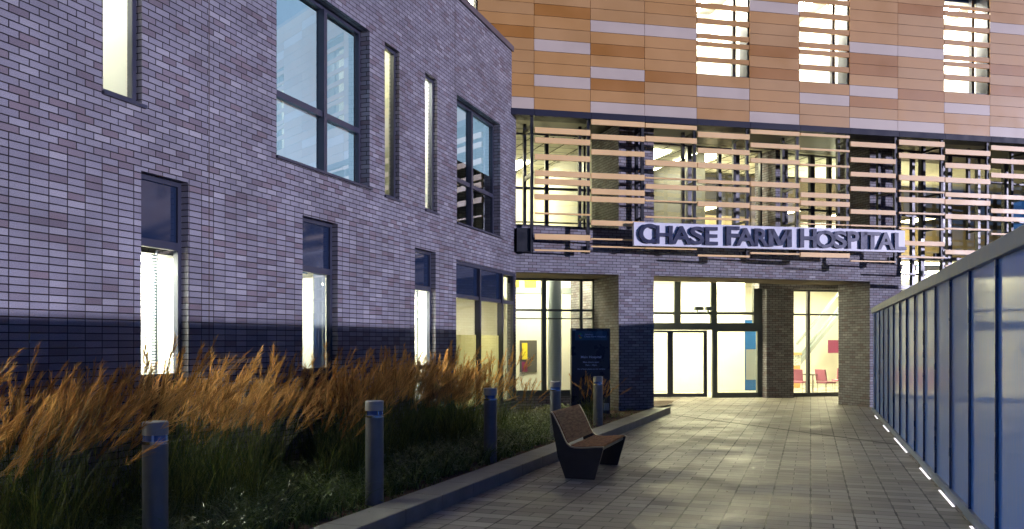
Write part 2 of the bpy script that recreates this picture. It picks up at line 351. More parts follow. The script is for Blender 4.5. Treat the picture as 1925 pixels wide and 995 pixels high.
def fence_mat():
    m = bpy.data.materials.new('blue_hoarding_paint'); m.use_nodes = True; n = m.node_tree.nodes; L = m.node_tree.links
    b = n['Principled BSDF']; tc = n.new('ShaderNodeTexCoord')
    b.inputs['Specular IOR Level'].default_value = .15; b.inputs['Coat Weight'].default_value = .55; b.inputs['Coat Roughness'].default_value = .06
    mp = n.new('ShaderNodeMapping'); mp.inputs['Scale'].default_value = (1, 7, .5); L.new(tc.outputs['Object'], mp.inputs[0])
    ns = n.new('ShaderNodeTexNoise'); ns.inputs['Scale'].default_value = 5; ns.inputs['Detail'].default_value = 7; ns.inputs['Roughness'].default_value = .65; L.new(mp.outputs[0], ns.inputs['Vector'])
    cr = n.new('ShaderNodeValToRGB'); L.new(ns.outputs['Fac'], cr.inputs[0])
    cr.color_ramp.elements[0].position = .3; cr.color_ramp.elements[0].color = (.035, .14, .56, 1)
    cr.color_ramp.elements[1].position = .7; cr.color_ramp.elements[1].color = (.05, .19, .70, 1)
    L.new(cr.outputs[0], b.inputs['Base Color'])
    rr = n.new('ShaderNodeMapRange'); rr.inputs[1].default_value = .3; rr.inputs[2].default_value = .7; rr.inputs[3].default_value = .3; rr.inputs[4].default_value = .45
    L.new(ns.outputs['Fac'], rr.inputs[0]); L.new(rr.outputs[0], b.inputs['Roughness'])
    n2 = n.new('ShaderNodeTexNoise'); n2.inputs['Scale'].default_value = 3.5; n2.inputs['Detail'].default_value = 5; L.new(mp.outputs[0], n2.inputs['Vector'])
    bp = n.new('ShaderNodeBump'); bp.inputs['Strength'].default_value = .06; bp.inputs['Distance'].default_value = .012
    L.new(n2.outputs['Fac'], bp.inputs['Height']); L.new(bp.outputs[0], b.inputs['Normal']); L.new(bp.outputs[0], b.inputs['Coat Normal'])
    return m
M['fence'] = fence_mat()
M['batten'] = mat('hoarding_batten_blue', (.012, .04, .15), .3, 0, .2, 3)
M['rail'] = mat('hoarding_rail_grey_blue', (.10, .14, .24), .45, 0, .25, 4, .1, 60)

def leaf_mat(name, c1, c2, trans=.35, rough=.55):
    m = bpy.data.materials.new(name); m.use_nodes = True; n = m.node_tree.nodes; L = m.node_tree.links
    n.remove(n['Principled BSDF']); out = n['Material Output']
    at = n.new('ShaderNodeUVMap'); at.uv_map = 'UVMap'; sp = n.new('ShaderNodeSeparateXYZ'); L.new(at.outputs[0], sp.inputs[0])
    cr = n.new('ShaderNodeValToRGB'); cr.color_ramp.elements[0].color = (*c1, 1); cr.color_ramp.elements[1].color = (*c2, 1); L.new(sp.outputs[0], cr.inputs[0])
    df = n.new('ShaderNodeBsdfPrincipled'); df.inputs['Roughness'].default_value = rough; df.inputs['Specular IOR Level'].default_value = .4; L.new(cr.outputs[0], df.inputs['Base Color'])
    tl = n.new('ShaderNodeBsdfTranslucent'); L.new(cr.outputs[0], tl.inputs[0])
    mx = n.new('ShaderNodeMixShader'); mx.inputs[0].default_value = trans; L.new(df.outputs[0], mx.inputs[1]); L.new(tl.outputs[0], mx.inputs[2])
    L.new(mx.outputs[0], out.inputs[0]); return m
M['blade'] = leaf_mat('grass_blade', (.03, .06, .010), (.22, .22, .05))
M['plume'] = leaf_mat('feather_plume', (.27, .12, .025), (.88, .48, .14), .5, .8)
M['shrub'] = leaf_mat('ground_cover_leaf', (.030, .065, .014), (.20, .25, .07), .2, .28)

# ------------------------------------------------------------------ planes of the place
WL = 7.0
LW = Plane((-WL, 0), math.pi/2)                               # side wing wall, t = V, normal +U
def zL(px, py): return LW.z(px, py)
cornerV = LW.t(970)
FB = Plane(LW.p(cornerV, 0, 0)[:2], math.radians(19.1+18.5))  # brick frontage
cV = LW.t(962)
FC = Plane(LW.p(cV, 0, 0)[:2], math.radians(19.1+12.4))       # upper cladding and louvre screen
GL = plane_px(968, 23.6, 1117, 24.05)                         # left bay glazing
GD = plane_px(1229, 29.15, 1432, 29.5)                        # entrance glazing
GR = plane_px(1441, 29.2, 1573, 29.75)                        # inner brick wall beside it

# ------------------------------------------------------------------ ground
def sheet(name, pts, z, m):
    b = MB(); b.quad([(x, y, z) for x, y in pts], [(x, y) for x, y in pts]); o = b.build(name, m); tag(o, kind='structure'); return o
sheet('ground', [(-300, -300), (300, -300), (300, 300), (-300, 300)], -.012, M['ground'])
kerbU = lambda V: -4.0 + (V-8.1)*.0305                        # outer kerb face
KE = 23.2
sheet('paving', [(kerbU(-12)-.2, -12), (3.6, -12), (16, 34), (kerbU(KE)-.6, 34), (kerbU(KE)-.6, KE), (kerbU(KE)-.2, KE-.1)], 0, M['paving'])
# kerb: long run then a return to the pillar
def kerb():
    b = MB(); hgt = .165; n_ = 34; wd = .40
    Vs = np.linspace(-6, KE, n_)
    for a, c in zip(Vs, Vs[1:]):
        g = .004
        A = (kerbU(a), a+g); B = (kerbU(c), c-g); C = (kerbU(c)-wd, c-g); D = (kerbU(a)-wd, a+g)
        e = .008
        b.quad([(*A, 0), (*B, 0), (*B, hgt-e), (*A, hgt-e)]); b.quad([(*A, hgt-e), (*B, hgt-e), (B[0]-e, B[1], hgt), (A[0]-e, A[1], hgt)])
        b.quad([(A[0]-e, A[1], hgt), (B[0]-e, B[1], hgt), (*C, hgt), (*D, hgt)])
        b.quad([(*C, hgt), (*C, 0), (*D, 0), (*D, hgt)]); b.quad([(*A, 0), (A[0], A[1], hgt), (*D, hgt), (*D, 0)]); b.quad([(*B, 0), (*C, 0), (*C, hgt), (*B, hgt)])
    # return along the front of the pillar
    P = FB; t0, t1 = P.t(1190), P.t(1236)
    x0, y0 = kerbU(KE), KE
    q = P.p(P.t(1229)+.05, -.02, 0)
    pts = [(x0-.4, y0), (x0, y0), (q[0]+.1, q[1]-.1), (q[0]-.3, q[1]-.1)]
    lo = [(x, y, 0) for x, y in pts]; hi = [(x, y, hgt) for x, y in pts]
    b.quad(hi)
    for i in range(4): j = (i+1) % 4; b.quad([lo[i], lo[j], hi[j], hi[i]])
    o = b.build('kerb', M['kerb']); tag(o, kind='structure')
kerb()
def bed_z(u, v): return .10 + .03*math.sin(v*1.3)*math.sin(u*2.1) + .015*math.sin(v*7+u*5)
def bed():
    b = MB(); us = 14; Vs = np.linspace(-6, 26.5, 110)
    def pt(i, v):
        uo = kerbU(min(v, KE))-.39 + (.0 if v < KE else (v-KE)*.0); u = -7.0 + (uo+7.0)*i/us
        return (u, v, bed_z(u, v))
    for a, c in zip(Vs, Vs[1:]):
        for i in range(us):
            b.quad([pt(i, a), pt(i+1, a), pt(i+1, c), pt(i, c)])
    o = b.build('planting_bed', M['soil'], smooth=True); tag(o, kind='structure')
bed()
# slot drain across the paving
def drain():
    a = cam2world((1268-CX)/F*3112/(781-HY), 3112/(781-HY)); c = cam2world((1700-CX)/F*3112/(838-HY), 3112/(838-HY))
    a = Vector((*a, .004)); c = Vector((*c, .004)); d = (c-a).normalized(); s = Vector((-d.y, d.x, 0))*.055
    b = MB(); b.quad([a-s, c-s, c+s, a+s]); o = b.build('drainage_channel', M['drain']); tag(o, kind='structure')
drain()

# ------------------------------------------------------------------ side wing
wing = thing('brick_wing', (-7, 8, 0), 'two storey purple grey brick wing on the left with tall narrow windows', 'building')
ROOF = 9.1
EV = LW.t
# windows: (px left, px right, z0, z1, depth, mullion px, transoms, kind)
specs = [
 (193.7, 267, 4.54, 7.16, .08, [], [], 'bright'),
 (520, 694.7, 4.50, 7.14, .17, [626], [5.45], 'blue'),
 (723.5, 750.6, 4.46, 7.14, .08, [], [], 'half'),
 (799.4, 821.8, 4.46, 7.10, .08, [], [], 'bright'),
 (859, 940.5, 4.42, 7.10, .17, [898], [5.39], 'dark'),
 (265.3, 354, .75, 3.81, .10, [], [1.50, 3.04], 'gbright'),
 (568.8, 635, .75, 3.76, .10, [], [1.47, 3.0], 'gpale'),
 (780, 819, .75, 3.68, .10, [], [1.42, 2.95], 'gbright'),
]
holes = [(EV(a), EV(b_), z0, z1) for a, b_, z0, z1, *_ in specs]
bay = (EV(857.7), EV(969.2), .42, 3.62)
extra = [(-1.2, .2, 4.5, 7.14, 'bright'), (2.3, 3.1, 4.5, 7.14, 'bright'), (-1.5, -.6, .75, 3.8, 'gbright'), (2.4, 3.3, .75, 3.8, 'gbright'), (4.3, 5.0, .75, 3.8, 'gbright')]
holes += [bay] + [e[:4] for e in extra]
b = MB(); b.wall(LW, -8, cornerV, 0, ROOF, holes, .20); b.build('wall', M['brick_l'], wing)
b = MB(); b.box(LW, -8, cV+.06, -.05, .45, ROOF, ROOF+.13); b.build('coping', M['coping'], wing)
b = MB(); b.box(LW, -8, cornerV+1.0, .31, 7, ROOF-.3, ROOF-.02); b.build('roof', M['coping'], wing)
b = MB(); b.box(LW, -8, cornerV, 7.0, 7.2, 0, ROOF); b.box(LW, -8.2, -8.0, 0, 7.2, 0, ROOF); b.build('rear_wall', M['brick'], wing)
# movement joints
b = MB(); [b.box(LW, EV(x)-.006, EV(x)+.006, -.002, .01, .1, ROOF) for x in (393,)]
b.box(LW, EV(855.5)-.006, EV(855.5)+.006, -.002, .01, 7.12, ROOF); b.box(LW, EV(855.5)-.006, EV(855.5)+.006, -.002, .01, 3.66, 4.4)
b.build('movement_joint', M['gap'], wing)

def room(P, t0, t1, z0, z1, d0, depth, parent, lamp='lamp', ext=.5, ztop=None, wallm='wall_in', light=True, lw=.5, zb=None):
    """room behind an opening: inner wall surfaces and a ceiling luminaire"""
    a, c = t0-ext, t1+ext; zt = ztop or z1+.25; zb = z0-.4 if zb is None else zb
    b = MB(); d1 = d0+depth
    p = P.p
    b.quad([p(a,d1,zb), p(c,d1,zb), p(c,d1,zt), p(a,d1,zt)]); b.quad([p(a,d0,zb), p(a,d1,zb), p(a,d1,zt), p(a,d0,zt)])
    b.quad([p(c,d1,zb), p(c,d0,zb), p(c,d0,zt), p(c,d1,zt)]); b.quad([p(a,d0,zt), p(c,d0,zt), p(c,d1,zt), p(a,d1,zt)]); b.quad([p(a,d0,zb), p(c,d0,zb), p(c,d1,zb), p(a,d1,zb)])
    rm = b.build('room_interior', M[wallm], parent)
    if light:
        b = MB(); m_ = (a+c)/2; b.box(P, m_-lw/2, m_+lw/2, d0+.35, d1-.25, zt-.05, zt-.01); b.build('ceiling_light', M[lamp], rm)
    return rm

def window(P, parent, t0, t1, z0, z1, dep, mull, trans, fw=.06, pane=None, sill=True, panemap=None):
    """frame with sub-part panes"""
    b = MB(); fd = dep+.07; mm = 'frame'
    e = .002
    b.box(P, t0+e, t0+fw, dep, fd, z0+e, z1-e); b.box(P, t1-fw, t1-e, dep, fd, z0+e, z1-e)
    b.box(P, t0+fw, t1-fw, dep, fd, z0+e, z0+fw); b.box(P, t0+fw, t1-fw, dep, fd, z1-fw, z1-e)
    for m_ in mull: b.box(P, m_-.045, m_+.045, dep-.04, fd+.01, z0+fw, z1-fw)
    ts = [t0+fw]+[x for m_ in mull for x in (m_-.045, m_+.045)]+[t1-fw]
    zs = [z0+fw]+[x for z_ in trans for x in (z_-.045, z_+.045)]+[z1-fw]
    for i in range(0, len(ts), 2):
        for z_ in trans: b.box(P, ts[i], ts[i+1], dep-.01, fd, z_-.045, z_+.045)
    fr = b.build('window', M[mm], parent)
    k = 0
    for i in range(0, len(ts), 2):
        for j in range(0, len(zs), 2):
            pm = (panemap or {}).get((i//2, j//2), pane or 'glass')
            g = MB(); q = [(ts[i], dep+.03, zs[j]), (ts[i+1], dep+.03, zs[j]), (ts[i+1], dep+.03, zs[j+1]), (ts[i], dep+.03, zs[j+1])]
            g.quad([P.p(*x) for x in q], [(x[0], x[2]) for x in q]); g.build('pane', M[pm], fr)
    if sill:
        s = MB(); s.box(P, t0-.02, t1+.04, -.04, dep, z0-.035, z0+.002+0); s.build('sill', M['frame'], fr)
    return fr

def blind(P, parent, t0, t1, z0, z1, d, m='blind_white'):
    b = MB(); q = [(t0, d, z0), (t1, d, z0), (t1, d, z1), (t0, d, z1)]; b.quad([P.p(*x) for x in q]); b.quad([P.p(x[0], x[1]+.004, x[2]) for x in q][::-1])
    b.build('blind', M[m], parent)

for a, b_, z0, z1, dep, mu, tr, kind in specs + [(None, e[1], e[2], e[3], .1, [], [1.5, 3.0] if e[4][0] == 'g' else [], e[4]+':%f' % e[0]) for e in extra]:
    if a is None: t0, t1 = float(kind.split(':')[1]), b_; kind = kind.split(':')[0]
    else: t0, t1 = EV(a), EV(b_)
    pm = {}
    if kind[0] == 'g': pm = {(0, 2): 'glass_dark', (0, 0): 'glass' if a == 780 else 'glass_dark'}
    wd = window(LW, wing, t0, t1, z0, z1, dep, [EV(x) for x in mu], tr, panemap=pm)
    if kind == 'bright': room(LW, t0, t1, z0, z1, .26, 1.8, wing, 'lamp_cool', lw=.9, ext=.12)
    elif kind == 'half': room(LW, t0, t1, z0, z1, .26, 1.8, wing, 'lamp', lw=.25, ext=.12)
    elif kind == 'blue':
        room(LW, t0, t1, z0, z1, .26, 2.0, wing, light=False)
        blind(LW, wd, t0+.05, t1-.05, z0+.03, z1-.09, dep+.10, 'blind_blue')
    elif kind == 'dark':
        room(LW, t0, t1, z0, z1, .26, 2.0, wing, light=False, wallm='dark_in')
        blind(LW, wd, t0+.05, t1-.05, z0+1.45, z1-.05, dep+.10, 'blind_blue')
    elif kind == 'gbright':
        room(LW, t0, t1, z0, z1, .26, 1.6, wing, 'lamp_cool', lw=.9, ext=.3, ztop=2.95)
        vb_ = MB(); tm = t0+.62*(t1-t0)
        for k_ in range(40): vb_.box(LW, tm-.05, tm+.03, .24, .25, 1.55+k_*.035, 1.567+k_*.035)
        vb_.box(LW, tm+.03, tm+.045, .23, .26, 1.5, 2.99); vb_.build('blind', M['grey_in'], wd)
    elif kind == 'gpale':
        room(LW, t0, t1, z0, z1, .26, 2.2, wing, 'lamp_cool', lw=.12, ext=.3, ztop=2.95)
        blind(LW, wd, t0+.6*(t1-t0), t1-.05, 1.45, 3.0, dep+.09, 'blind_white')

# corner bay window of the wing
t0, t1, z0, z1 = bay
ms = [EV(902.8), EV(944.6)]; zt = 2.88
b = MB()
b.box(LW, t0+.002, t0+.05, .03, .12, z0, z1-.002); b.box(LW, t1-.07, t1-.002, .03, .12, z0, z1-.002)
b.box(LW, t0+.05, t1-.07, .03, .12, z0, z0+.07); b.box(LW, t0+.05, t1-.07, .03, .12, z1-.07, z1-.002)
for m_ in ms: b.box(LW, m_-.04, m_+.04, -.01, .12, z0+.07, z1-.07)
edges = [t0+.05, ms[0]-.04, ms[0]+.04, ms[1]-.04, ms[1]+.04, t1-.07]
for i in (0, 2, 4): b.box(LW, edges[i], edges[i+1], .02, .12, zt-.04, zt+.04)
bw = b.build('bay_window', M['frame'], wing)
for i in (0, 2, 4):
    for lo, hi, mt in ((z0+.07, zt-.04, 'glass'), (zt+.04, z1-.07, 'glass_dark' if i < 4 else 'glass')):
        g = MB(); q = [(edges[i], .07, lo), (edges[i+1], .07, lo), (edges[i+1], .07, hi), (edges[i], .07, hi)]
        g.quad([LW.p(*x) for x in q]); g.build('pane', M[mt], bw)
    if i < 4:
        g = MB(); q = [(edges[i]+.002, .085, z0+.08), (edges[i+1]-.002, .085, z0+.08), (edges[i+1]-.002, .085, 2.06), (edges[i]+.002, .085, 2.06)]
        g.quad([LW.p(*x) for x in q]); g.build('frosted_film', M['frost'], bw)
s = MB(); s.box(LW, t0-.02, t1, -.06, .03, z0-.06, z0-.002); s.build('sill', M['frame'], bw)
room(LW, t0, t1, z0, z1, .26, 2.4, wing, 'lamp_dim', ext=.05, lw=.9, ztop=3.0, zb=.2)
b = MB(); b.box(LW, t0+.1, t0+1.05, 2.3, 2.62, 2.1, 2.85); b.build('wall_poster', M['red_in'], wing)

# ------------------------------------------------------------------ main hospital building
hosp = thing('hospital_building', (*FB.p(3, 0, 0)[:2], 0), 'large hospital block with tan, ochre and white panel cladding over a brick entrance frontage', 'building')
tB = FB.t
SO = 3.67; SILL = 4.84; TOPB = 7.62
b = MB(); b.box(FB, .003, tB(1163), 0, 1.7, SO, SILL); b.box(FB, tB(1229), tB(1635), 0, 1.7, SO, SILL); b.build('brick_beam', M['brick'], hosp)
b = MB(); b.box(FB, tB(1163), tB(1229), -.004, 1.75, 0, TOPB); b.build('brick_pillar', M['brick'], hosp)
b = MB(); b.box(FB, tB(1635), tB(1694), -.004, 1.35, 0, TOPB); b.build('brick_pillar', M['brick'], hosp)
# soffit linings (brick slips seen from below)
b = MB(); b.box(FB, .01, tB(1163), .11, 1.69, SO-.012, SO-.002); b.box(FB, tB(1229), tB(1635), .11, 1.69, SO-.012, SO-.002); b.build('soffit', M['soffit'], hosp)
# plinth under the left bay
tG0, tG1 = GL.t(955), GL.t(1121)
b = MB(); b.box(GL, tG0, tG1+.3, .0, .3, 0, .40); b.build('plinth', M['brick'], hosp)

def glazed(P, name, t0, t1, z0, z1, verts, hors, parent, d=0., gm='glass_int', fm='frame', fw=.06, dep=.12, bot=.12):
    b = MB()
    xs = [(t0, t0+fw)] + [(a-w_/2, a+w_/2) for a, w_ in verts] + [(t1-fw, t1)]
    for a, c in xs: b.box(P, a, c, d, d+dep, z0, z1)
    hs = [(z0, z0+bot)] + [(a-w_/2, a+w_/2) for a, w_ in hors] + [(z1-fw, z1)]
    for (a0, a1), (c0, c1) in zip(xs, xs[1:]):
        for h0, h1 in hs: b.box(P, a1, c0, d+.008, d+dep-.008, h0, h1)
    fr = b.build(name, M[fm], parent)
    for (a0, a1), (c0, c1) in zip(xs, xs[1:]):
        for (h0, h1), (k0, k1) in zip(hs, hs[1:]):
            g = MB(); q = [(a1, d+dep/2, h1), (c0, d+dep/2, h1), (c0, d+dep/2, k0), (a1, d+dep/2, k0)]
            g.quad([P.p(*x) for x in q]); g.build('pane', M[gm], fr)
    return fr
tl = GL.t
glazed(GL, 'lobby_window', tG0, tl(1119), .40, SO-.01, [(tl(1024), .12), (tl(1094), .07)], [(GL.z(1000, 583), .06), (GL.z(1000, 599), .03)], hosp, .05, bot=.17, fm='frame_mid')
glazed(GL, 'upper_window', tG0, tl(1119)+.1, SILL, TOPB+.05, [(tl(1029), .10), (tl(1100), .06)], [(GL.z(1000, 353), .06), (GL.z(1000, 417), .03)], hosp, .05, bot=.10)
b = MB(); b.box(GL, tG0, tG1+.1, .0, .3, SO, SILL-.002); b.build('spandrel_wall', M['brick'], hosp)
# sill flashing of the first floor
b = MB(); b.box(FB, .01, tB(1163)-.01, -.02, 1.6, SILL, SILL+.03); b.box(FB, tB(1229)+.01, tB(1635)-.01, -.02, 1.6, SILL, SILL+.03); b.build('sill_flashing', M['band'], hosp)

# entrance glazing with sliding doors
td = GD.t
zt_, zh_ = GD.z(1300, 589), (GD.z(1300, 620)+GD.z(1300, 608))/2
RC = 4.35                                           # ceiling of the entrance recess
en = MB()
E0, E1 = td(1165), td(1434)
def V(px0, px1, z0, z1, d0=0, d1=.14, m=en): m.box(GD, td(px0), td(px1), d0, d1, z0, z1)
V(1165, 1170, 0, RC); V(1417, 1433, zh_+.12, RC, .0, .16); V(1424, 1433, 0, zh_-.12)
V(1268, 1280, zh_+.12, RC); V(1337, 1348, zh_+.12, RC); V(1165, 1433, zh_-.12, zh_+.12, -.03, .18)
for x0, x1 in ((1170, 1268), (1280, 1337), (1348, 1417)):
    V(x0, x1, zt_-.045, zt_+.045, .01, .13)
V(1340, 1349, 0, zh_-.12); V(1349, 1424, 0, .17, .01, .13); V(1349, 1424, zh_-.17, zh_-.12, .01, .13)
ent = en.build('entrance_screen', M['frame_mid'], hosp)
for x0, x1, h0, h1 in ((1170, 1268, zh_+.12, zt_-.045), (1280, 1337, zh_+.12, zt_-.045), (1348, 1417, zh_+.12, zt_-.045), (1170, 1268, zt_+.045, RC), (1280, 1337, zt_+.045, RC), (1348, 1417, zt_+.045, RC), (1349, 1424, .17, zh_-.17)):
    g = MB(); q = [(td(x0), .07, h0), (td(x1), .07, h0), (td(x1), .07, h1), (td(x0), .07, h1)]; g.quad([GD.p(*x) for x in q]); g.build('pane', M['glass_int'], ent)
for x0, x1, dd in ((1178, 1264, .16), (1262, 1333, .20)):
    g = MB(); zz = zh_-.13; a, c = td(x0), td(x1)
    for p0, p1, q0, q1 in ((a, a+.12, .02, zz), (c-.12, c, .02, zz), (a+.12, c-.12, .02, .14), (a+.12, c-.12, zz-.08, zz)): g.box(GD, p0, p1, dd, dd+.05, q0, q1)
    dr = g.build('sliding_door', M['frame'], hosp)
    g = MB(); q = [(a+.12, dd+.025, .14), (c-.12, dd+.025, .14), (c-.12, dd+.025, zz-.08), (a+.12, dd+.025, zz-.08)]; g.quad([GD.p(*x) for x in q]); g.build('pane', M['glass_int'], dr)
# door sensors hanging in front of the transom
for x0, x1 in ((1302, 1318), (1323, 1337)):
    g = MB(); za = GD.z(1310, 580); g.box(GD, td(x0), td(x1), -.30, -.10, za-.07, za+.05); g.box(GD, (td(x0)+td(x1))/2-.02, (td(x0)+td(x1))/2+.02, -.12, .02, za-.16, za-.06)
    g.build('door_sensor', M['frame_in'], hosp, bevel=.01)
# brick walls of the recess
tr_ = GR.t
b = MB(); b.box(GR, tr_(1441), tr_(1492), 0, .45, 0, RC-.64); b.build('brick_pier', M['brick'], hosp)
b = MB(); b.box(GR, tr_(1427), tr_(1760), -.004, .5, RC-.638, RC+.1); b.build('brick_bulkhead', M['brick'], hosp)
glazed(GR, 'cafe_window', tr_(1492), tr_(1690), 0, RC-.64, [(tr_(1531), .10), (tr_(1610), .1)], [(GR.z(1530, 591), .06)], hosp, .35, bot=.14)
# recess ceiling and its side
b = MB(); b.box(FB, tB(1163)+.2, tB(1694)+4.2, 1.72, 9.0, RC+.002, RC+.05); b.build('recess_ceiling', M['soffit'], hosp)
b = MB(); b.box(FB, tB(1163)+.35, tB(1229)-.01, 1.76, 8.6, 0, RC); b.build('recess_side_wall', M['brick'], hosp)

# upper floor over the entrance: glazing line behind the screen
DU = 1.72
g0, g1 = tB(1229), tB(1635)
def TU(px): return FB.t(px, DU)
b = MB(); b.box(FB, TU(1441), TU(1464), DU-.45, DU+.6, SILL+.03, TOPB); b.build('brick_pier', M['brick'], hosp)
glazed(FB, 'upper_window', TU(1180), TU(1432), SILL+.03, TOPB+.05, [(TU(1296), .14), (TU(1353), .10), (TU(1386), .14)], [(FB.z(1330, 384, DU), .05)], hosp, DU-.02, bot=.08)
glazed(FB, 'upper_window', TU(1464), TU(1660), SILL+.03, TOPB+.05, [(TU(1478), .09), (TU(1527), .16), (TU(1560), .12)], [(FB.z(1330, 384, DU), .06)], hosp, DU-.02, gm='glass', bot=.08)
# glazing right of the second pillar
gR0 = tB(1694)
glazed(FB, 'stair_window', gR0, gR0+8.2, 0, TOPB+.05, [(gR0+.75, .10), (gR0+1.1, .14), (gR0+1.9, .1), (gR0+2.15, .16), (gR0+3.3, .1), (gR0+4.4, .16), (gR0+6.2, .12)], [(3.0, .05), (3.55, .10), (3.95, .05), (4.45, .10), (5.75, .14), (6.9, .05)], hosp, .30, bot=.2)
b = MB(); b.box(FB, gR0+8.2, gR0+24, 0, .3, 0, TOPB+.05); b.build('brick_wall', M['brick'], hosp)

# ---- cladding
tC = FC.t
seams = [tC(x) for x in (798, 898, 1004, 1110, 1212, 1310, 1409, 1503, 1597, 1688, 1775, 1861)]
pit = (seams[-1]-seams[2])/9
while len(seams) < 26: seams.append(seams[-1]+pit)
Z0C = 7.70; RH = .2945; NR = 19
W_, O_ = 'w', 'o'
pat = {1: {0: 'w', 6: 'o', 11: 'w'}, 2: {0: 't', 2: 'w', 5: 'w', 8: 'o'}, 3: {0: 'w', 2: 'o', 3: 'w', 5: 'o', 7: 'w'}, 4: {0: 'w', 3: 'o', 7: 'w'}, 5: {2: 'w'},
       6: {0: 'w', 4: 'o', 6: 'o', 10: 'w'}, 7: {2: 'w'}, 8: {0: 'w', 2: 'o', 3: 'w', 5: 'o', 6: 'o', 7: 'w'}, 9: {0: 'w', 3: 'o', 7: 'w', 11: 'o'}, 10: {2: 'w'}, 11: {0: 'w', 4: 'o', 6: 'o', 10: 'w'}}
winrow = {0: 8, 5: 4, 7: 4, 10: 4, 13: 4, 16: 5, 19: 4}
cl = MB(); mats = [M['tan'], M['tan2'], M['ochre'], M['white_panel'], M['gap']]
for c in range(len(seams)-1):
    a, e = seams[c], seams[c+1]
    for r in range(NR):
        if c in winrow and r >= winrow[c] and r < winrow[c]+10: continue
        k = pat.get(c, {}).get(r)
        if k is None and c > 11: k = random.choices(['t', 'w', 'o'], [6, 1.6, 1.6])[0]
        if k is None and r > 11 and c in pat: k = random.choices(['t', 'w', 'o'], [6, 1.6, 1.6])[0]
        mi = {'w': 3, 'o': 2}.get(k, 1 if random.random() < .35 else 0)
        z_ = Z0C+r*RH; g = .005
        cl.box(FC, a+g, e-g, random.uniform(-.001, .001), .04, z_+g, z_+RH-g, mi)
runs = []
for c in range(len(seams)-1):
    a, e = seams[c], seams[c+1]
    if c in winrow:
        r = winrow[c]; cl.box(FC, a, e, .03, .10, Z0C, Z0C+r*RH, 4); cl.box(FC, a, e, .03, .10, Z0C+(r+10)*RH, Z0C+NR*RH, 4)
    else: cl.box(FC, a, e, .03, .10, Z0C, Z0C+NR*RH, 4)
cl.build('panel_cladding', mats, hosp)
b = MB()
for a, e in zip(seams, seams[1:]): b.box(FC, a+.004, e-.004, -.06, .45, Z0C-.165, Z0C-.004)
b.build('navy_flashing', M['band'], hosp)
b = MB(); b.box(FC, seams[0], seams[-1], .1, 5, Z0C+NR*RH, Z0C+NR*RH+.2); b.build('roof', M['coping'], hosp)
# first-floor ceiling closing the space behind the flashing
b = MB(); b.box(FC, seams[0], seams[-1], .46, 4.2, Z0C-.04, Z0C-.012); b.box(FC, seams[-1], seams[-1]+.3, 0, 6, 0, Z0C+NR*RH+.2); b.build('eaves_lining', M['dark_in'], hosp)
# louvred lit windows in the cladding
ypos = {5: [(5, 12.8), (34, 42), (63, 70), (78, 84.5), (107, 114)], 7: [(22, 30), (50, 58), (79, 87), (93, 100), (121, 129)], 10: [(9, 13), (20, 28), (47, 54.5), (74.5, 82), (103, 110), (115.6, 122), (140, 148)]}
leftpx = {5: 1310, 7: 1503, 10: 1775}
for c, r in winrow.items():
    a, e = seams[c], seams[c+1]; zb = Z0C+r*RH; ztp = zb+10*RH
    b = MB(); b.box(FC, a+.002, a+.03, .06, .5, zb, ztp); b.box(FC, e-.03, e-.002, .06, .5, zb, ztp); b.box(FC, a+.03, e-.03, .06, .5, zb, zb+.03)
    b.box(FC, a+.03, e-.03, .06, .5, ztp-.03, ztp-.002); m_ = a+.80*(e-a); b.box(FC, m_, m_+.09, .35, .47, zb+.03, ztp-.03)
    wn = b.build('louvred_window', M['frame'], hosp)
    g = MB(); q = [(a+.03, .41, zb+.03), (e-.03, .41, zb+.03), (e-.03, .41, ztp-.03), (a+.03, .41, ztp-.03)]; g.quad([FC.p(*x) for x in q]); g.build('pane', M['glass_int'], wn)
    if c in ypos: zz = [(FC.z(leftpx[c], y1), FC.z(leftpx[c], y0)) for y0, y1 in ypos[c]]
    else: zz = []
    top = max([q_[1] for q_ in zz]+[zb+.3])
    while top < ztp-.45: zz.append((top+.29, top+.39)); top += .39
    for z0_, z1_ in zz:
        g = MB(); g.box(FC, a+.012, e-.012, .0, .055, z0_-.012, z1_+.012); g.build('louvre', M['tan'], wn)
    room(FC, a, e, zb, ztp, .50, 2.4, hosp, 'lamp_cool', ext=.25, lw=.9, ztop=zb+2.75)

# ---- louvre screen over the first floor: one screen part per bay, its slats as sub-parts
slats = {
 2: (1004, [(244.8,.14),(263.5,.14),(295,.14),(325.5,.14),(341,.14),(370,.14),(401,.04),(445,.14),(470.5,.04)]),
 3: (1110, [(229,.15),(257,.13),(286,.13),(330.5,.14),(360,.14),(374.5,.14),(419,.13),(449.5,.04),(463.8,.04)]),
 4: (1212, [(236,.11),(261,.14),(306,.14),(334.5,.04),(350.5,.12),(377.5,.04),(408,.04),(466.3,.05)]),
 5: (1310, [(253,.14),(283,.13),(311,.14),(341,.09),(354,.13),(383.5,.13),(410.5,.05),(480.5,.05)]),
 6: (1409, [(247.6,.11),(272.9,.12),(301.6,.12),(345.9,.13),(374.4,.12),(390.5,.12),(476,.045)]),
 7: (1503, [(253,.07),(280,.05),(309.7,.05),(338.3,.12),(366.3,.13),(381.8,.13),(408.5,.11),(420.8,.03),(479,.12)]),
 8: (1597, [(271,.13),(300.5,.13),(327.5,.12),(354.8,.12),(397.8,.12),(424,.04),(490.8,.035)]),
 9: (1688, [(267.8,.14),(292.5,.14),(334,.14),(359,.045),(375.2,.14),(400.5,.05),(429,.05),(457,.12),(483,.045)]),
 10: (1775, [(285,.14),(311,.14),(338.5,.14),(366,.12),(379.5,.14),(407,.13),(430,.05),(474,.12),(500,.05),(522,.12)]),
 11: (1861, [(278,.13),(302.5,.13),(329.5,.13),(370,.12),(396.5,.12),(411.5,.12),(440,.05),(468,.12),(495,.05)])}
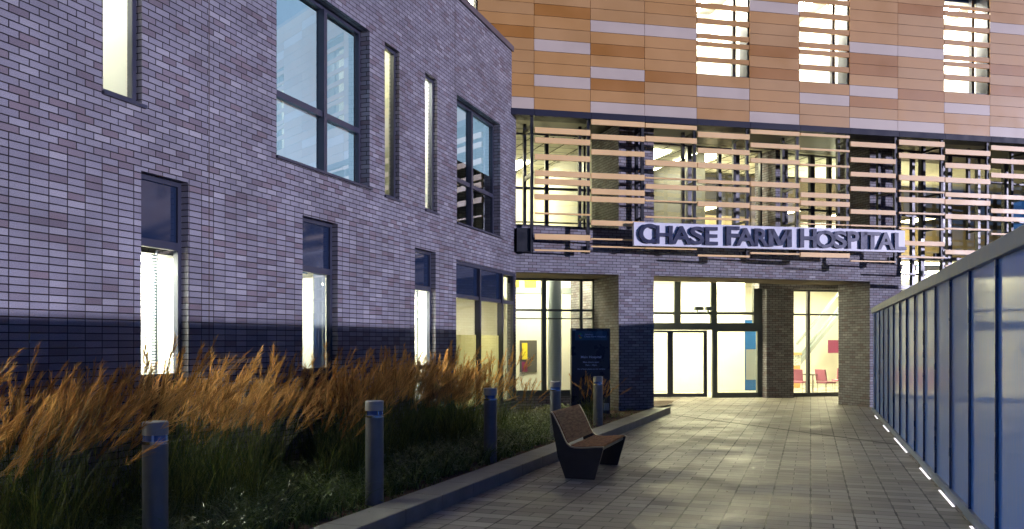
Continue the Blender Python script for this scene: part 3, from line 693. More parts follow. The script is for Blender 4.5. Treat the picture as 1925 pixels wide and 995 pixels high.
for c in range(2, 20):
    a, e = seams[c], seams[c+1]
    if c in slats: x, L_ = slats[c]; zs = [(FC.z(x, y), h) for y, h in L_]
    else:
        zs = []; z_ = 7.3
        while z_ > 4.4: zs.append((z_, random.choice([.13, .13, .13, .045]))); z_ -= random.choice([.2, .38, .38, .55])
    zlow = min(z for z, _ in zs)-.06; zlow = max(4.0, zlow)
    b = MB()
    b.box(FC, e-.085, e-.012, .02, .10, zlow, Z0C-.166)                   # front post
    rd = .74 if c != 3 and c != 7 else .42
    b.box(FC, e-.085, e-.012, rd, rd+.10, SILL+.04 if c > 2 else SILL+.04, Z0C-.166)
    for zr in (SILL+.25, 6.05, 7.35): b.box(FC, e-.075, e-.022, .10, rd, zr-.03, zr+.03)
    b.box(FC, e-.20, e-.012, .10, .20, zlow+.02, zlow+.20)                # bracket back to the beam
    if c == 2:
        b.box(FC, a-.085, a-.012, .02, .10, zlow, Z0C-.166); b.box(FC, a-.085, a-.012, .78, .90, SILL+.04, Z0C-.166)
        b.box(FC, a-.075, a-.022, .10, .78, 6.05, 6.15); b.box(FC, a-.075, a-.022, .10, .78, 7.25, 7.35); b.box(FC, a-.42, a-.012, .08, .24, zlow+.03, zlow+.62)
    scr = b.build('louvre_screen', M['post'], hosp)
    for z_, h_ in zs:
        g = MB(); g.box(FC, a+.012, e-(.09 if c in (8,) else .014), -.035, .018, z_-h_/2, z_+h_/2); g.build('slat', M['slat'], scr)

# ------------------------------------------------------------------ interiors of the hospital
# ground floor lobby, wide room behind all glazing
def P2(px, Z): return cam2world((px-CX)/F*Z, Z)
LB = Plane(GL.p(0, 0, 0)[:2], math.radians(19.1+9))
b = MB(); d1 = 13.5
def lp(t, d, z): return LB.p(t, d, z)
t0, t1 = -5.5, 22
b.quad([lp(t0, d1, 0), lp(t1, d1, 0), lp(t1, d1, 4.5), lp(t0, d1, 4.5)]); b.quad([lp(t0, -.5, 0), lp(t0, d1, 0), lp(t0, d1, 4.5), lp(t0, -.5, 4.5)]); b.quad([lp(t1, d1, 0), lp(t1, 3, 0), lp(t1, 3, 4.5), lp(t1, d1, 4.5)])
lw_ = b.build('lobby_wall', M['wall_in'], hosp)
b = MB()
pts = [GL.p(tG0, .1, .01), GL.p(tG1+.4, .1, .01), GD.p(E0, .1, .01), GD.p(E1, .1, .01), GR.p(tr_(1436), .6, .01), GR.p(tr_(1900), .6, .01), lp(t1, d1, .01), lp(t0, d1, .01)]
b.quad(pts); b.build('lobby_floor', M['floor_in'], hosp)
b = MB(); pts = [GL.p(tG0, .18, 0), GL.p(tG1+.4, .18, 0), GD.p(E0, .16, 0), GD.p(E1, .2, 0), GR.p(tr_(1436), .5, 0), GR.p(tr_(1900), .5, 0), lp(t1, d1, 0), lp(t0, d1, 0)]
b.quad([(p[0], p[1], 4.4) for p in pts]); b.build('lobby_ceiling', M['ceil_in'], hosp)
# partition close behind the left bay: white wall with door, notice board and yellow frieze
b = MB(); b.box(GL, tG0-.6, tG1+.35, 2.6, 2.7, 0, 4.4); pw = b.build('partition_wall', M['wall_in'], hosp)
def on(Pl, d, px0, px1, y0, y1, name, m, parent=None, th=.03):
    g = MB(); g.box(Pl, Pl.t(px0, d), Pl.t(px1, d), d-th, d-.002, Pl.z(px0, y1, d), Pl.z(px0, y0, d)); return g.build(name, M[m], parent or hosp)
nb = on(GL, 2.6, 977, 1009, 640, 700, 'door_leaf', 'dark_in', hosp)
on(GL, 2.57, 981, 991, 645, 676, 'notice', 'yellow_in', nb); on(GL, 2.57, 981, 991, 681, 699, 'notice', 'magenta', nb)
on(GL, 2.6, 986, 1008, 524, 540, 'frieze_panel', 'yellow_in'); on(GL, 2.6, 967, 976, 524, 540, 'frieze_panel', 'yellow_in')
on(GL, 2.6, 962, 1022, 541, 552, 'trim_rail', 'grey_in'); on(GL, 2.6, 1056, 1096, 541, 552, 'trim_rail', 'grey_in')
b = MB(); c_ = GL.p(GL.t(1043, .9), .9, 0); b.tube(c_, .19, 0.02, 4.38, 32); b.build('round_column', mat('column_paint', (.50, .58, .66), .4), hosp, smooth=False)
for i in range(4):
    for j in range(3):
        g = MB(); t_ = -2.5+i*5.6; g.box(LB, t_, t_+2.2, 4.2+j*3.0, 5.0+j*3.0, 4.34, 4.39); g.build('ceiling_light', M['lamp'], hosp)
g = MB(); g.box(GL, .1, 2.2, 1.0, 1.6, 4.34, 4.39); g.build('ceiling_light', M['lamp'], hosp)
g = MB(); g.box(GD, td(1200), td(1400), 1.2, 1.9, 4.34, 4.39); g.build('ceiling_light', M['lamp'], hosp)
# white screen wall and blue wall behind the entrance
b = MB(); b.box(GD, td(1150), GD.t(1400, 3.4), 3.4, 3.5, .02, 4.39); b.build('lobby_partition', M['wall_in'], hosp)
b = MB(); b.box(GD, GD.t(1396, 3.9), GD.t(1421, 3.9), 3.9, 4.0, .02, 2.75); bl = b.build('blue_partition', M['blue_in'], hosp)
on(GD, 3.9, 1402, 1422, 657, 714, 'notice', 'grey_in', bl)
# cafe side: counter, stair, magenta poster
b = MB(); b.box(GR, tr_(1470), tr_(1660), 5.4, 6.0, .02, .92); ct = b.build('counter', M['wood_in'], hosp)
b = MB(); b.box(GR, tr_(1470), tr_(1660), 5.37, 5.398, .95, 1.35); b.build('pattern_panel', mat('mosaic_panel', (.55, .60, .55), .4, 0, .6, 14), hosp)
b = MB(); b.box(GR, tr_(1470), tr_(1660), 5.30, 6.0, 1.36, 1.46); b.build('counter_top', M['wood_in'], hosp)
b = MB(); b.box(GR, GR.t(1555, 8), GR.t(1600, 8), 7.9, 7.95, 1.40, 1.98); b.build('wall_poster', M['magenta'], hosp)
st = MB(); A0 = GR.p(GR.t(1498, 7), 7, .9); A1 = GR.p(GR.t(1590, 7), 7, 3.5)
for k in (0, .25, .9): st.bar(Vector(A0)+Vector((0, 0, k)), Vector(A1)+Vector((0, 0, k)), .04 if k else .09)
st.build('stair', M['grey_in'], hosp)

# upstairs room: ceiling with grid lines, walls, luminaires
UPZ = 7.60
UB = FB
b = MB(); zf = SILL-.3
b.quad([UB.p(-3, 7.2, zf), UB.p(11.6, 7.2, zf), UB.p(11.6, 7.2, UPZ+.1), UB.p(-3, 7.2, UPZ+.1)])
b.quad([UB.p(-3, 1.9, zf), UB.p(-3, 7.2, zf), UB.p(-3, 7.2, UPZ+.1), UB.p(-3, 1.9, UPZ+.1)])
b.box(UB, tB(1163)+.3, tB(1229)-.2, 1.76, 7.2, SILL, UPZ+.08)
b.build('upper_room_wall', M['wall_in'], hosp)
b = MB(); q = [UB.p(-3, 1.5, UPZ+.05), UB.p(24, 1.5, UPZ+.05), UB.p(24, 7.2, UPZ+.05), UB.p(-3, 7.2, UPZ+.05)]; b.quad(q)
uc = b.build('upper_ceiling', M['ceil_in'], hosp)
b = MB(); q = [UB.p(-3, 1.75, zf+.02), UB.p(24, 1.75, zf+.02), UB.p(24, 7.2, zf+.02), UB.p(-3, 7.2, zf+.02)]; b.quad(q); b.build('upper_floor', M['floor_in'], hosp)
b = MB()
for i in range(24): b.box(UB, -3+i*.6, -3+i*.6+.02, 1.8, 7.1, UPZ+.035, UPZ+.047)
for j in range(9): b.box(UB, -3, 11.5, 1.95+j*.6, 1.97+j*.6, UPZ+.03, UPZ+.034)
b.build('ceiling_grid', M['line'], uc)
for i in range(5):
    for j in range(2):
        if 1.9 < -.4+i*1.75 < 3.3: continue
        d_ = (5.3 if i < 2 else 2.5+j*2.4)
        if i < 2 and j: continue
        g = MB(); t_ = -.4+i*1.75; g.box(UB, t_, t_+.9, d_, d_+1.3, UPZ+.0, UPZ+.028); g.build('ceiling_light', M['lamp_up'], uc)
# inner pillars upstairs read as dark mullions of inner doors
b = MB(); [b.box(UB, t_, t_+.12, 5.2, 5.3, SILL, UPZ) for t_ in (.6, 1.6, 3.9, 5.1, 6.3)]; b.build('inner_screen', M['frame'], hosp)
# dim end rooms on the right with dark ceiling
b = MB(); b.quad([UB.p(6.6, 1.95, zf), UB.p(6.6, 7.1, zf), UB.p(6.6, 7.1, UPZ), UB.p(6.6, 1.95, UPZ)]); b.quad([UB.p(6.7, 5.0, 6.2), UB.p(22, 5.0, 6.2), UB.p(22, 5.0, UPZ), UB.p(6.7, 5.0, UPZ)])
b.build('dark_backing', M['dark_in'], hosp)
b = MB(); b.quad([UB.p(6.7, 5.02, zf), UB.p(22, 5.02, zf), UB.p(22, 5.02, 6.2), UB.p(6.7, 5.02, 6.2)]); b.build('cream_wall', mat('cream_wall', (.82, .66, .38), .6), hosp)
for t_ in (7.6, 10.6, 13.4, 16.2):
    g = MB(); g.box(UB, t_, t_+.5, 3.4, 4.6, 6.22, 6.26); g.build('pendant_light', M['lamp_dim'], hosp)
b = MB(); a_, c_, e_ = FB.t(1412, 4.8), FB.t(1505, 4.8), FB.t(1602, 4.8)
b.box(UB, a_, c_, 4.8, 4.9, SILL-.2, UPZ-.02); b.box(UB, c_, e_, 4.8, 4.9, 6.1, UPZ-.02); b.build('dark_backing', mat('brown_backing', (.10, .075, .055), .5), hosp)  # brown sheet added so these upper bays look dim
b = MB(); b.box(UB, c_, e_, 4.82, 4.92, SILL-.2, 6.098); b.build('cream_wall', M['wall_in'], hosp)
g = MB(); g.box(UB, c_+.3, c_+.9, 3.0, 4.2, 6.12, 6.16); g.build('pendant_light', M['lamp_up'], hosp)
# stair hall behind right glazing
b = MB(); tx_ = FB.t(1612, 5.0); b.quad([UB.p(tx_, 5.0, 0), UB.p(gR0+9, 5.0, 0), UB.p(gR0+9, 5.0, zf), UB.p(tx_, 5.0, zf)]); tx_ = FB.t(1612, 5.0); b.quad([UB.p(gR0-.02, 1.36, 0), UB.p(tx_, 5, 0), UB.p(tx_, 5, zf), UB.p(gR0-.02, 1.36, zf)])
b.quad([UB.p(gR0, .5, zf-.02), UB.p(gR0+9, .5, zf-.02), UB.p(gR0+9, 5, zf-.02), UB.p(gR0, 5, zf-.02)]); b.build('stair_hall_wall', M['wall_in'], hosp)
g = MB(); g.box(UB, gR0+1, gR0+7, 2.2, 2.8, zf-.08, zf-.04); g.build('ceiling_light', M['lamp'], hosp)

# cafe furniture
def chair(loc, rot, label):
    t = thing('cafe_chair', loc, label, 'chair', 'pink chairs behind the right lobby window'); t.rotation_euler = (0, 0, 0)
    c, s_ = math.cos(rot), math.sin(rot)
    def tf(x, y, z): return (loc[0]+x*c-y*s_, loc[1]+x*s_+y*c, z)
    def bx(name, m, x0, x1, y0, y1, z0, z1, lean=0):
        b = MB(); q = [(x0,y0,z0),(x1,y0,z0),(x1,y1,z0),(x0,y1,z0)]; h = [(x0,y0+lean,z1),(x1,y0+lean,z1),(x1,y1+lean,z1),(x0,y1+lean,z1)]
        lo = [tf(*p) for p in q]; hi = [tf(*p) for p in h]; b.quad(hi); b.quad(lo[::-1])
        for i in range(4): j = (i+1) % 4; b.quad([lo[i], lo[j], hi[j], hi[i]])
        b.build(name, M[m], t, bevel=.01)
    bx('seat', 'pink', -.24, .24, -.24, .24, .42, .48); bx('backrest', 'pink', -.24, .24, .20, .25, .50, .92, .08)
    for x in (-.22, .2):
        for y in (-.22, .2): bx('leg', 'steel', x, x+.02, y, y+.02, 0.012, .42)
for i, (px, Z, r) in enumerate(((1500, 31.2, .3), (1553, 31.0, -.2), (1580, 32.6, .9))):
    x, y = P2(px, Z)
    chair((x, y, .01), r+2.6, ['pink cafe chair at the left edge of the tall window right of the entrance', 'pink cafe chair facing the round table behind the right window', 'pink cafe chair furthest back by the wooden counter'][i])
x, y = P2(1528, 31.4); t = thing('cafe_table', (x, y, .01), 'round dark topped cafe table between the pink chairs', 'table')
b = MB(); b.tube((x, y), .42, .70, .73, 30); b.build('table_top', M['dark_in'], t); b = MB(); b.tube((x, y), .03, .03, .70, 12); b.build('leg', M['steel'], t); b = MB(); b.tube((x, y), .24, .012, .03, 24); b.build('base', M['steel'], t)

# ------------------------------------------------------------------ name sign
FS = Plane(FC.p(0, -.33, 0)[:2], math.radians(19.1+12.4))
ts_ = FS.t; s0, s1 = ts_(1194), ts_(1706)
zb_ = FS.z(1194, 461); zt2 = FS.z(1194, 416.5)
sg = thing('hospital_name_sign', FS.p((s0+s1)/2, 0, zb_), 'long white sign board with raised navy letters reading CHASE FARM HOSPITAL over the entrance', 'sign')
b = MB(); b.box(FS, s0, s1, .10, .20, zb_, zt2); b.build('board', M['sign_white'], sg, bevel=.006)
b = MB()
for f_ in (.12, .5, .88): m_ = s0+(s1-s0)*f_; b.box(FS, m_-.03, m_+.03, .20, .42, zb_+.1, zt2-.1)
b.build('bracket', M['post'], sg)
def text_mesh(txt, size, extrude, offset=0.0, align='LEFT', sx=1.0):
    cu = bpy.data.curves.new('lettering', 'FONT'); cu.body = txt; cu.size = size; cu.extrude = extrude; cu.offset = offset; cu.align_x = align
    ob = bpy.data.objects.new('tmp', cu); sc.collection.objects.link(ob)
    dg = bpy.context.evaluated_depsgraph_get(); me = bpy.data.meshes.new_from_object(ob.evaluated_get(dg)); bpy.data.objects.remove(ob)
    return me
def place_text(name, me, P, x0, z0, w=None, h=None, d=0, m=None, parent=None):
    """fit mesh to left x0, bottom z0, width w, height h on plane P at depth d"""
    co = np.array([v.co[:] for v in me.vertices]); mn = co.min(0); mx = co.max(0)
    kw = (w/(mx[0]-mn[0])) if w else (h/(mx[1]-mn[1])); kh = (h/(mx[1]-mn[1])) if h else kw
    off = Vector((0, 0, 0)); p = parent
    while p is not None: off += p.location; p = p.parent
    for v in me.vertices:
        x = x0+(v.co.x-mn[0])*kw; z = z0+(v.co.y-mn[1])*kh; v.co = Vector(P.p(x, d-v.co.z, z))-off
    me.name = name; me.materials.clear(); me.materials.append(m)
    o = bpy.data.objects.new(name, me); sc.collection.objects.link(o); o.parent = parent; return o
# letter spans measured along the board: (char, px left, px right, tall)
LET = [('C', 1203, 1236, 1), ('H', 1233.5, 1266, 0), ('A', 1263.5, 1302, 0), ('S', 1299, 1325.5, 0), ('E', 1327, 1351, 0),
       ('F', 1367, 1392, 1), ('A', 1385, 1422, 0), ('R', 1420, 1447, 0), ('M', 1446, 1490, 0),
       ('H', 1506, 1537, 1), ('O', 1535, 1572, 0), ('S', 1569, 1594, 0), ('P', 1595, 1617, 0), ('I', 1620, 1632, 0), ('T', 1626, 1658, 0), ('A', 1652, 1683, 0), ('L', 1684, 1706, 0)]
FL = Plane(FS.p(0, .0, 0)[:2], math.radians(19.1+12.4))
bh = zt2-zb_
def m_mesh():
    b = MB(); fn = lambda a, b_, k: (a, b_, k); e = .034
    for pr in ([(0,0),(.21,0),(.21,1),(0,1)], [(.79,0),(1,0),(1,1),(.79,1)], [(.24,1),(.02,1),(.40,.08),(.5,.08),(.5,.36)], [(.76,1),(.98,1),(.60,.08),(.5,.08),(.5,.36)]):
        b.prism(pr, fn, -e, e)
    me = bpy.data.meshes.new('letter'); me.from_pydata(b.v, [], b.f); me.update(); return me
for ch, x0, x1, tall in LET:
    me = m_mesh() if ch == 'M' else text_mesh(ch, 1, .030, .024)
    a, c = ts_(x0), ts_(x1)
    hh = bh*(.84 if tall else .78); place_text('letter', me, FL, a, zb_+bh*.095, c-a, hh, .065, M['sign_navy'], sg)

# ------------------------------------------------------------------ information totem
x0, Zt = 1074, 21.3
TP = plane_px(1074, 21.35, 1147, 21.5)
tt0, tt1 = 0, TP.t(1147); ztp = TP.z(1110, 617.5)
tot = thing('information_totem', (*TP.p(tt1/2, .06, 0)[:2], .06), 'tall dark navy information totem standing in the planting bed beside the pillar', 'sign')
b = MB(); b.box(TP, tt0, tt1, 0, .14, .04, ztp); b.build('panel', M['totem'], tot, bevel=.008)
b = MB(); b.box(TP, tt0+.10, tt1-.08, -.012, -.001, TP.z(1110, 640), TP.z(1110, 623)); b.build('header_panel', M['totem_blue'], tot)
b = MB(); b.box(TP, tt0-.04, tt1+.04, -.05, .19, .02, .12); b.build('base', M['post'], tot)
lines = [('Welcome to', 1099, 1114, 630, 627.8, -.013), ('Chase Farm Hospital', 1098, 1138, 635.5, 631.3, -.013), ('Main Hospital', 1092, 1130, 675, 669, -.001),
         ('Main doors open', 1096, 1126, 683.3, 679.5, -.001), ('7am - 10pm', 1100.5, 1122, 688.8, 685, -.001), ('Out of hours please use rear entrance', 1085.5, 1137.5, 696, 692.5, -.001)]
for tx, a, c, yb, yt, d in lines:
    me = text_mesh(tx, 1, .002, .008); place_text('lettering', me, TP, TP.t(a), TP.z(1110, yb), TP.t(c)-TP.t(a), TP.z(1110, yt)-TP.z(1110, yb), d-.003, M['totem_text'], tot)
for i, (dx, dz, cc) in enumerate(((-1, 0, (.3, .02, .05)), (.5, 3, (.03, .3, .1)), (1, -3.5, (.35, .4, .02)), (3, .5, (.02, .12, .4)))):
    b = MB(); c0 = TP.t(1090+dx); zc_ = TP.z(1110, 631.5-dz)
    pts = [TP.p(c0+.035*math.cos(k*.785), -.016, zc_+.022*math.sin(k*.785)) for k in range(8)]; b.quad(pts); b.quad([TP.p(c0+.035*math.cos(-k*.785), -.0125, zc_+.022*math.sin(-k*.785)) for k in range(8)])
    b.build('emblem_petal', mat('emblem_colour', cc, .5), tot)
b = MB(); b.box(TP, tt0+.03, tt0+.12, -.006, -.001, ztp-.06, ztp-.02); b.build('plate', M['grey_in'], tot)
b = MB(); b.box(TP, tt1-.17, tt1-.03, -.006, -.001, .2, .38); b.build('plate', M['grey_in'], tot)

# ------------------------------------------------------------------ bollards
def bollard():
    r = thing('light_bollard', (0, 0, 0), '', 'bollard', 'grey light bollards in the planting bed along the kerb')
    b = MB(); b.tube((0, 0), .10, 0, .985, 40, cap=True); b.build('post', M['bollard'], r, bevel=0)
    b = MB(); b.tube((0, 0), .082, .985, 1.035, 32); b.build('light_ring', M['bollard_ring'], r)
    for k in range(4):
        b = MB(); an = .5+k*math.pi/2; b.bar((.088*math.cos(an), .088*math.sin(an), .985), (.088*math.cos(an), .088*math.sin(an), 1.035), .008)
        b.build('cap_bracket', M['steel'], r)
    b = MB(); b.tube((0, 0), .101, 1.035, 1.135, 40); b.tube((0, 0), .101, 1.135, 1.142, 40, r1=.094); b.build('cap', M['bollard_cap'], r)
    b = MB(); b.tube((0, 0), .1015, .962, .985, 40, cap=False); b.build('collar', M['steel'], r)
    for c in r.children:
        for p in c.data.polygons: p.use_smooth = len(p.vertices) == 4
    return r
B0 = bollard()
bl = ['nearest light bollard at the left of the photo, in front of the lit window', 'second nearest light bollard, in the grasses left of the bench', 'third nearest light bollard, standing before the corner bay window',
      'light bollard directly behind the left end of the bench backrest', 'furthest light bollard, in front of the dark information totem']
for i, (u, v, top) in enumerate(((-5.03, 5.67, 1.27), (-4.55, 8.5, 1.265), (-4.57, 12.2, 1.215), (-4.45, 15.3, 1.185), (-4.24, 17.8, 1.18))):
    o = B0 if i == 0 else copy_tree(B0)
    o.location = (u, v, top-1.142); o['label'] = bl[i]; o.rotation_euler = (0, 0, .4*i)

# ------------------------------------------------------------------ bench
bench = thing('bench', (-3.0, 12.4, 0), 'timber seated bench with dark steel side panels beside the kerb', 'bench')
By0, By1 = 11.66, 13.22
def bp_(a, b, k): return (a, k, b)
# curved seat/back profile (U, z), front to back
prof = [(-2.70, .452), (-2.72, .462), (-2.80, .460), (-2.92, .448), (-3.03, .440), (-3.12, .440), (-3.18, .455), (-3.225, .49), (-3.255, .54), (-3.29, .62), (-3.33, .71), (-3.375, .80), (-3.43, .90), (-3.455, .925)]
side = [(-2.83, 0.0), (-3.25, 0.0), (-3.36, .30), (-3.47, .915), (-3.45, .918)] + prof[::-1][2:-1] + [(-2.705, .44)]
for y0, y1 in ((By0, By0+.05), (By1-.05, By1)):
    b = MB(); b.prism(side, bp_, y0, y1); b.build('side_panel', M['bench_steel'], bench, bevel=.006)
    b = MB()
    for (a0, c0), (a1, c1) in zip(prof, prof[1:]):
        b.quad([(a0, y0, c0+.004), (a1, y0, c1+.004), (a1, y1, c1+.004), (a0, y1, c0+.004)]); b.quad([(a0, y0-.003, c0+.004), (a1, y0-.003, c1+.004), (a1, y0-.003, c1-.014), (a0, y0-.003, c0-.014)])
    b.build('edge_trim', M['bench_edge'], bench)
def slab(pr, th, y0, y1, b):
    up = []; lo = []
    for i, (a, c) in enumerate(pr):
        a0, c0 = pr[max(0, i-1)]; a1, c1 = pr[min(len(pr)-1, i+1)]
        dx, dz = a1-a0, c1-c0; l = math.hypot(dx, dz); nx, nz = dz/l, -dx/l
        up.append((a+nx*.012, c+nz*.012)); lo.append((a-nx*th, c-nz*th))
    for i in range(len(pr)-1):
        b.quad([(up[i][0], y0, up[i][1]), (up[i][0], y1, up[i][1]), (up[i+1][0], y1, up[i+1][1]), (up[i+1][0], y0, up[i+1][1])])
        b.quad([(lo[i][0], y0, lo[i][1]), (lo[i+1][0], y0, lo[i+1][1]), (lo[i+1][0], y1, lo[i+1][1]), (lo[i][0], y1, lo[i][1])])
        for y in (y0, y1): b.quad([(up[i][0], y, up[i][1]), (up[i+1][0], y, up[i+1][1]), (lo[i+1][0], y, lo[i+1][1]), (lo[i][0], y, lo[i][1])])
    for i in (0, -1): b.quad([(up[i][0], y0, up[i][1]), (lo[i][0], y0, lo[i][1]), (lo[i][0], y1, lo[i][1]), (up[i][0], y1, up[i][1])])
# battens run front to back, closely spaced
ns = 30; wy = (By1-.06-By0-.06)/ns
bs = MB(); bb = MB()
for k in range(ns):
    y = By0+.06+k*wy
    slab(prof[1:7], .012, y+.0012, y+wy-.013, bs); slab(prof[7:], .012, y+.0012, y+wy-.013, bb)
bs.build('seat', M['bench_wood'], bench); bb.build('backrest', M['bench_wood'], bench)
b = MB(); b.box(Plane((-2.74, By0+.05), math.pi/2), 0, By1-By0-.1, 0, .03, .40, .445); b.box(Plane((-3.10, By0+.05), math.pi/2), 0, By1-By0-.1, 0, .03, .38, .422); b.build('cross_rail', M['bench_steel'], bench)

# ------------------------------------------------------------------ hoarding
FU = 1.62; FH = 2.83; FV0 = -6.0; PIT = 1.265
M['strip'] = lamp_mat('light_spill_glow', (1, .95, 1), 1.5)  # emission imitating light that leaks under the hoarding
hoard = thing('hoarding_fence', (FU, 8, 0), 'glossy blue painted site hoarding with vertical battens running along the right of the path', 'fence')
HP = Plane((FU, 0), -math.pi/2)                      # faces -U ; t = -V
def hb(b, v0, v1, u0, u1, z0, z1): b.box(HP, -v1, -v0, u0, u1, z0, z1)
vb = [ (13.2 - 0) ]
v_first = 7.93+.35
k = 0; vs = []
pxb = [1877, 1825.5, 1789, 1760.7, 1739, 1721.5, 1706, 1693, 1681, 1671, 1662, 1654.6, 1646]
vs = sorted([-HP.t(x) for x in pxb]); end = vs[-1]+.9
v = vs[0]
while v > FV0+1.3: v -= 1.265; vs.insert(0, v)
allv = [FV0]+vs+[end]
for a, c in zip(allv, allv[1:]):
    b = MB(); tilt = random.uniform(-.006, .006); hb(b, a+.001, c-.001, .0+tilt*.3, .02, .13, FH-.15); b.build('panel', M['fence'], hoard)
for v in vs:
    b = MB(); hb(b, v-.018, v+.018, -.030, -.003, .13, FH-.16); b.build('batten', M['batten'], hoard, bevel=.004)
b = MB(); hb(b, FV0, end, -.06, .07, FH-.16, FH); b.build('top_rail', M['rail'], hoard, bevel=.01)
b = MB(); hb(b, FV0, end, -.035, .04, .035, .128); 
for v in allv[1:-1]:
    if random.random() < .62: hb(b, v-.42, v+.42, -.02, .03, 0.0, .034)
b.build('bottom_rail', M['rail'], hoard)
def gV(x, y):
    Z = F*H/(y-HY); return (x-CX)/F*Z*ST+Z*CT
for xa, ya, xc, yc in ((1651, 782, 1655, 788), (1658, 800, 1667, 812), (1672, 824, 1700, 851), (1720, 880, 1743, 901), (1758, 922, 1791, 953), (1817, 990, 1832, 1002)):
    b = MB(); hb(b, gV(xc, yc), gV(xa, ya), -.065, -.04, .001, .008); b.build('light_spill_strip', M['strip'], hoard)  # glowing strips stand in for light spilling through the gap, not fittings
b = MB()
for v in vs[::2]: hb(b, v-.04, v+.04, .02, .10, 0, FH-.1)
b.build('rear_post', M['post'], hoard)

# ------------------------------------------------------------------ planting
class NP:
    def __init__(s): s.v = []; s.f = []; s.u = []; s.n = 0
    def strip(s, pts, wid, hue, side):
        """ribbon along pts with widths, bent blade"""
        k = len(pts); P = np.asarray(pts, float); W = np.asarray(wid)[:, None]*np.asarray(side)[None, :]
        A = P-W; B = P+W
        s.v.append(np.stack([A, B], 1).reshape(-1, 3))
        i = np.arange(k-1)*2+s.n
        s.f.append(np.stack([i, i+1, i+3, i+2], 1)); s.u.append(np.full((k-1)*4, hue)); s.n += 2*k
    def build(s, name, m, label, cat='plants'):
        v = np.concatenate(s.v); f = np.concatenate(s.f); me = bpy.data.meshes.new(name)
        me.vertices.add(len(v)); me.vertices.foreach_set('co', v.ravel()); me.loops.add(f.size); me.loops.foreach_set('vertex_index', f.ravel().astype(np.int32))
        me.polygons.add(len(f)); me.polygons.foreach_set('loop_start', np.arange(len(f))*4)
        ul = me.uv_layers.new(name='UVMap'); h = np.concatenate(s.u); ul.data.foreach_set('uv', np.stack([h, h], 1).ravel())
        me.update(calc_edges=True); me.validate(); me.materials.append(m)
        o = bpy.data.objects.new(name, me); sc.collection.objects.link(o); tag(o, label, cat, kind='stuff'); return o

blades, plumes, cover = NP(), NP(), NP()
def blade(np_, x, y, z, h, lean, az, wid, hue, seg=4, droop=.5):
    t = np.linspace(0, 1, seg+1); r = lean*h*(t**1.8); zz = z + h*(t - droop*lean*t**3)
    pts = np.stack([x+r*math.cos(az), y+r*math.sin(az), zz], 1)
    a2 = rng.uniform(0, math.pi); np_.strip(pts, wid*(1-t)**.6+.0004, hue, (math.cos(a2), math.sin(a2), 0))
def feather(x, y, z, h, az, lean):
    """thin stalk ending in a soft plume of many fine hairs, wind blown towards +V"""
    t = np.linspace(0, 1, 5); r = lean*h*t**2; pts = np.stack([x+r*math.cos(az), y+r*math.sin(az), z+h*(t-.22*lean*t**3)], 1)
    s = (math.cos(az+1.5), math.sin(az+1.5), 0); hue = rng.uniform(.1, .9)
    blades.strip(pts, np.full(5, .0017), hue*.6, s)
    L = rng.uniform(.24, .38); tip = pts[-1]; d = pts[-1]-pts[-2]; d /= np.linalg.norm(d)
    n = 46
    for k in range(n):
        f = k/n; base = tip + d*(f-.75)*L + rng.normal(0, .004, 3)
        dd = d*1.0 + rng.normal(0, .26, 3) + np.array([0.02, .16, 0]); dd /= np.linalg.norm(dd)
        ln = rng.uniform(.07, .16)*(1-.35*f); e = base+dd*ln
        a2 = rng.uniform(0, 6.28); sd_ = np.array([math.cos(a2), math.sin(a2), rng.uniform(-.4, .4)])
        plumes.strip(np.stack([base, (base+e)/2+d*.004, e]), np.array([.0012, .0030, .0004]), float(np.clip(hue+rng.normal(0, .15), 0, 1)), sd_)
def tuft(u, v, size=1., plume=True, dense=1.):
    z = bed_z(u, v)-.02
    for _ in range(int(70*dense)):
        az = rng.uniform(0, 6.28); blade(blades, u+rng.normal(0, .07), v+rng.normal(0, .07), z, rng.uniform(.5, 1.22)*size, rng.uniform(.1, .6), az, rng.uniform(.0025, .0065), rng.uniform(0, 1)**2)
    if plume:
        hs_ = rng.uniform(.80, 1.08); npl = int(rng.integers(11, 28)*dense)
        for _ in range(npl):
            feather(u+rng.normal(0, .09), v+rng.normal(0, .09), z, rng.uniform(1.15, 1.60)*size*hs_, math.pi/2+rng.normal(0, .5), abs(rng.normal(.38, .16)))
V0 = 2.6
v = V0
while v < 15.2:
    for u in np.arange(-6.7, -5.15, .40):
        if rng.random() < .78: tuft(u+rng.uniform(-.12, .12), v+rng.uniform(-.16, .16), rng.uniform(.92, 1.12), True, 1.0)
    v += .40
# thinner clumps near the bay window and the totem
for u, v_ in ((-5.9, 15.8), (-6.3, 16.5), (-5.6, 16.9), (-5.9, 18.0), (-4.95, 19.6), (-4.8, 20.2), (-5.1, 20.5), (-4.6, 19.3)):
    tuft(u, v_, .72, True, .45)
blades.build('feather_grass_blades', M['blade'], 'mass of green grass blades below the feathery plumes in the planting bed', 'grass')
plumes.build('feather_grass_plumes', M['plume'], 'golden orange feathery grass plumes blown to the right along the brick wing', 'grass')
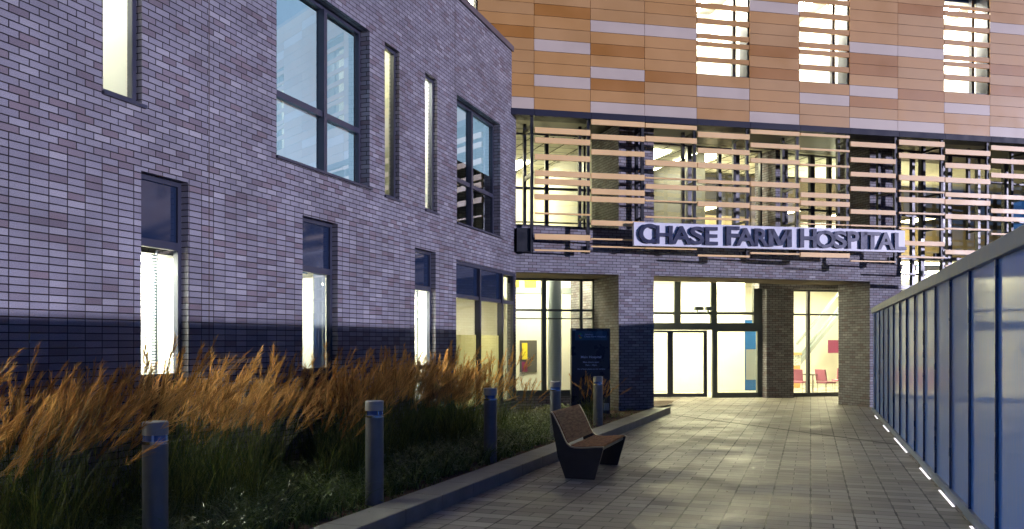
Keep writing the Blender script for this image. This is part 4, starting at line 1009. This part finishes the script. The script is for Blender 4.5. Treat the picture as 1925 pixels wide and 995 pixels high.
# low ground cover: small leaves and short arching blades
v = V0-.6
while v < 22.6:
    for u in np.arange(-6.6, kerbU(v)-.52, .155):
        if u < -5.3 and v < 15 and rng.random() < .55: continue
        uu, vv = u+rng.uniform(-.09, .09), v+rng.uniform(-.09, .09)
        if uu > kerbU(vv)-.50: continue
        dens = .5+.5*math.sin(uu*2.3+vv*.9)*math.sin(vv*1.7); z = bed_z(uu, vv)-.01
        edge = (kerbU(vv)-.45-uu); hgt = (.14+.26*min(1, edge/1.0))*(.6+.6*dens)*(1 if vv < 19 else .45)
        if vv > 18.2 and edge < 1.0: 
            if rng.random() < .8: continue
        if edge < .35 and rng.random() < .45: continue
        for _ in range(9): blade(cover, uu+rng.normal(0, .05), vv+rng.normal(0, .05), z, hgt*rng.uniform(.6, 1.5), rng.uniform(.3, 1.1), rng.uniform(0, 6.28), rng.uniform(.003, .006), rng.uniform(0, 1), 3, .7)
        for _ in range(7):
            c = np.array([uu+rng.normal(0, .09), vv+rng.normal(0, .09), z+hgt*rng.uniform(.25, 1.0)]); a = rng.uniform(0, 6.28); el = rng.uniform(-.3, .7); L = rng.uniform(.018, .04)
            d = np.array([math.cos(a)*math.cos(el), math.sin(a)*math.cos(el), math.sin(el)]); s_ = np.array([-math.sin(a), math.cos(a), rng.uniform(-.3, .3)])
            cover.strip(np.stack([c-d*L, c, c+d*L]), np.array([.001, L*.45, .001]), rng.uniform(0, 1), s_)
    v += .155
for _ in range(1500):
    vv = rng.uniform(2.4, 15); uu = rng.uniform(-6.2, kerbU(vv)-.62)
    for _k in range(7): blade(cover, uu+rng.normal(0, .03), vv+rng.normal(0, .03), bed_z(uu, vv), rng.uniform(.25, .62), rng.uniform(.5, 1.2), rng.uniform(0, 6.28), rng.uniform(.004, .009), rng.uniform(0, 1)**1.5, 5, .55)
cover.build('ground_cover', M['shrub'], 'low dark green ground cover between the grasses and the kerb', 'ground cover')
# bark chips on the bare soil
ch = MB()
for _ in range(2600):
    v_ = rng.uniform(2.5, 22.8); u_ = kerbU(v_)-.41-abs(rng.normal(0, .5))
    if u_ < -6.9: continue
    z = bed_z(u_, v_)+.006; a = rng.uniform(0, 3.14); L = rng.uniform(.012, .035); W_ = L*.35; c, s_ = math.cos(a), math.sin(a); t_ = rng.uniform(-.01, .012)
    ch.quad([(u_-L*c+W_*s_, v_-L*s_-W_*c, z-t_), (u_+L*c+W_*s_, v_+L*s_-W_*c, z+t_), (u_+L*c-W_*s_, v_+L*s_+W_*c, z+t_+.004), (u_-L*c-W_*s_, v_-L*s_+W_*c, z-t_+.004)])
o = ch.build('bark_chips', mat('bark_chip', (.15, .07, .035), .8, 0, .5, 9)); tag(o, 'loose bark chips scattered over the soil behind the kerb', 'bark', kind='stuff')

lf = MB()
for _ in range(120):
    v_ = rng.uniform(5.5, 22); u_ = kerbU(v_)+.05+abs(rng.normal(0, .8)) if rng.random() < .6 else rng.uniform(-3.4, 1.4)
    if u_ > 1.4: continue
    a = rng.uniform(0, 6.28); L = rng.uniform(.010, .028); c, s_ = L*math.cos(a), L*math.sin(a); k_ = .45
    lf.quad([(u_-c, v_-s_, .006), (u_+s_*k_, v_-c*k_, .010), (u_+c, v_+s_, .012), (u_-s_*k_, v_+c*k_, .008)])
o = lf.build('fallen_leaves', mat('dry_leaf', (.10, .055, .025), .8, 0, .4, 9)); tag(o, 'small dry leaves scattered on the paving, thickest along the kerb', 'leaves', kind='stuff')
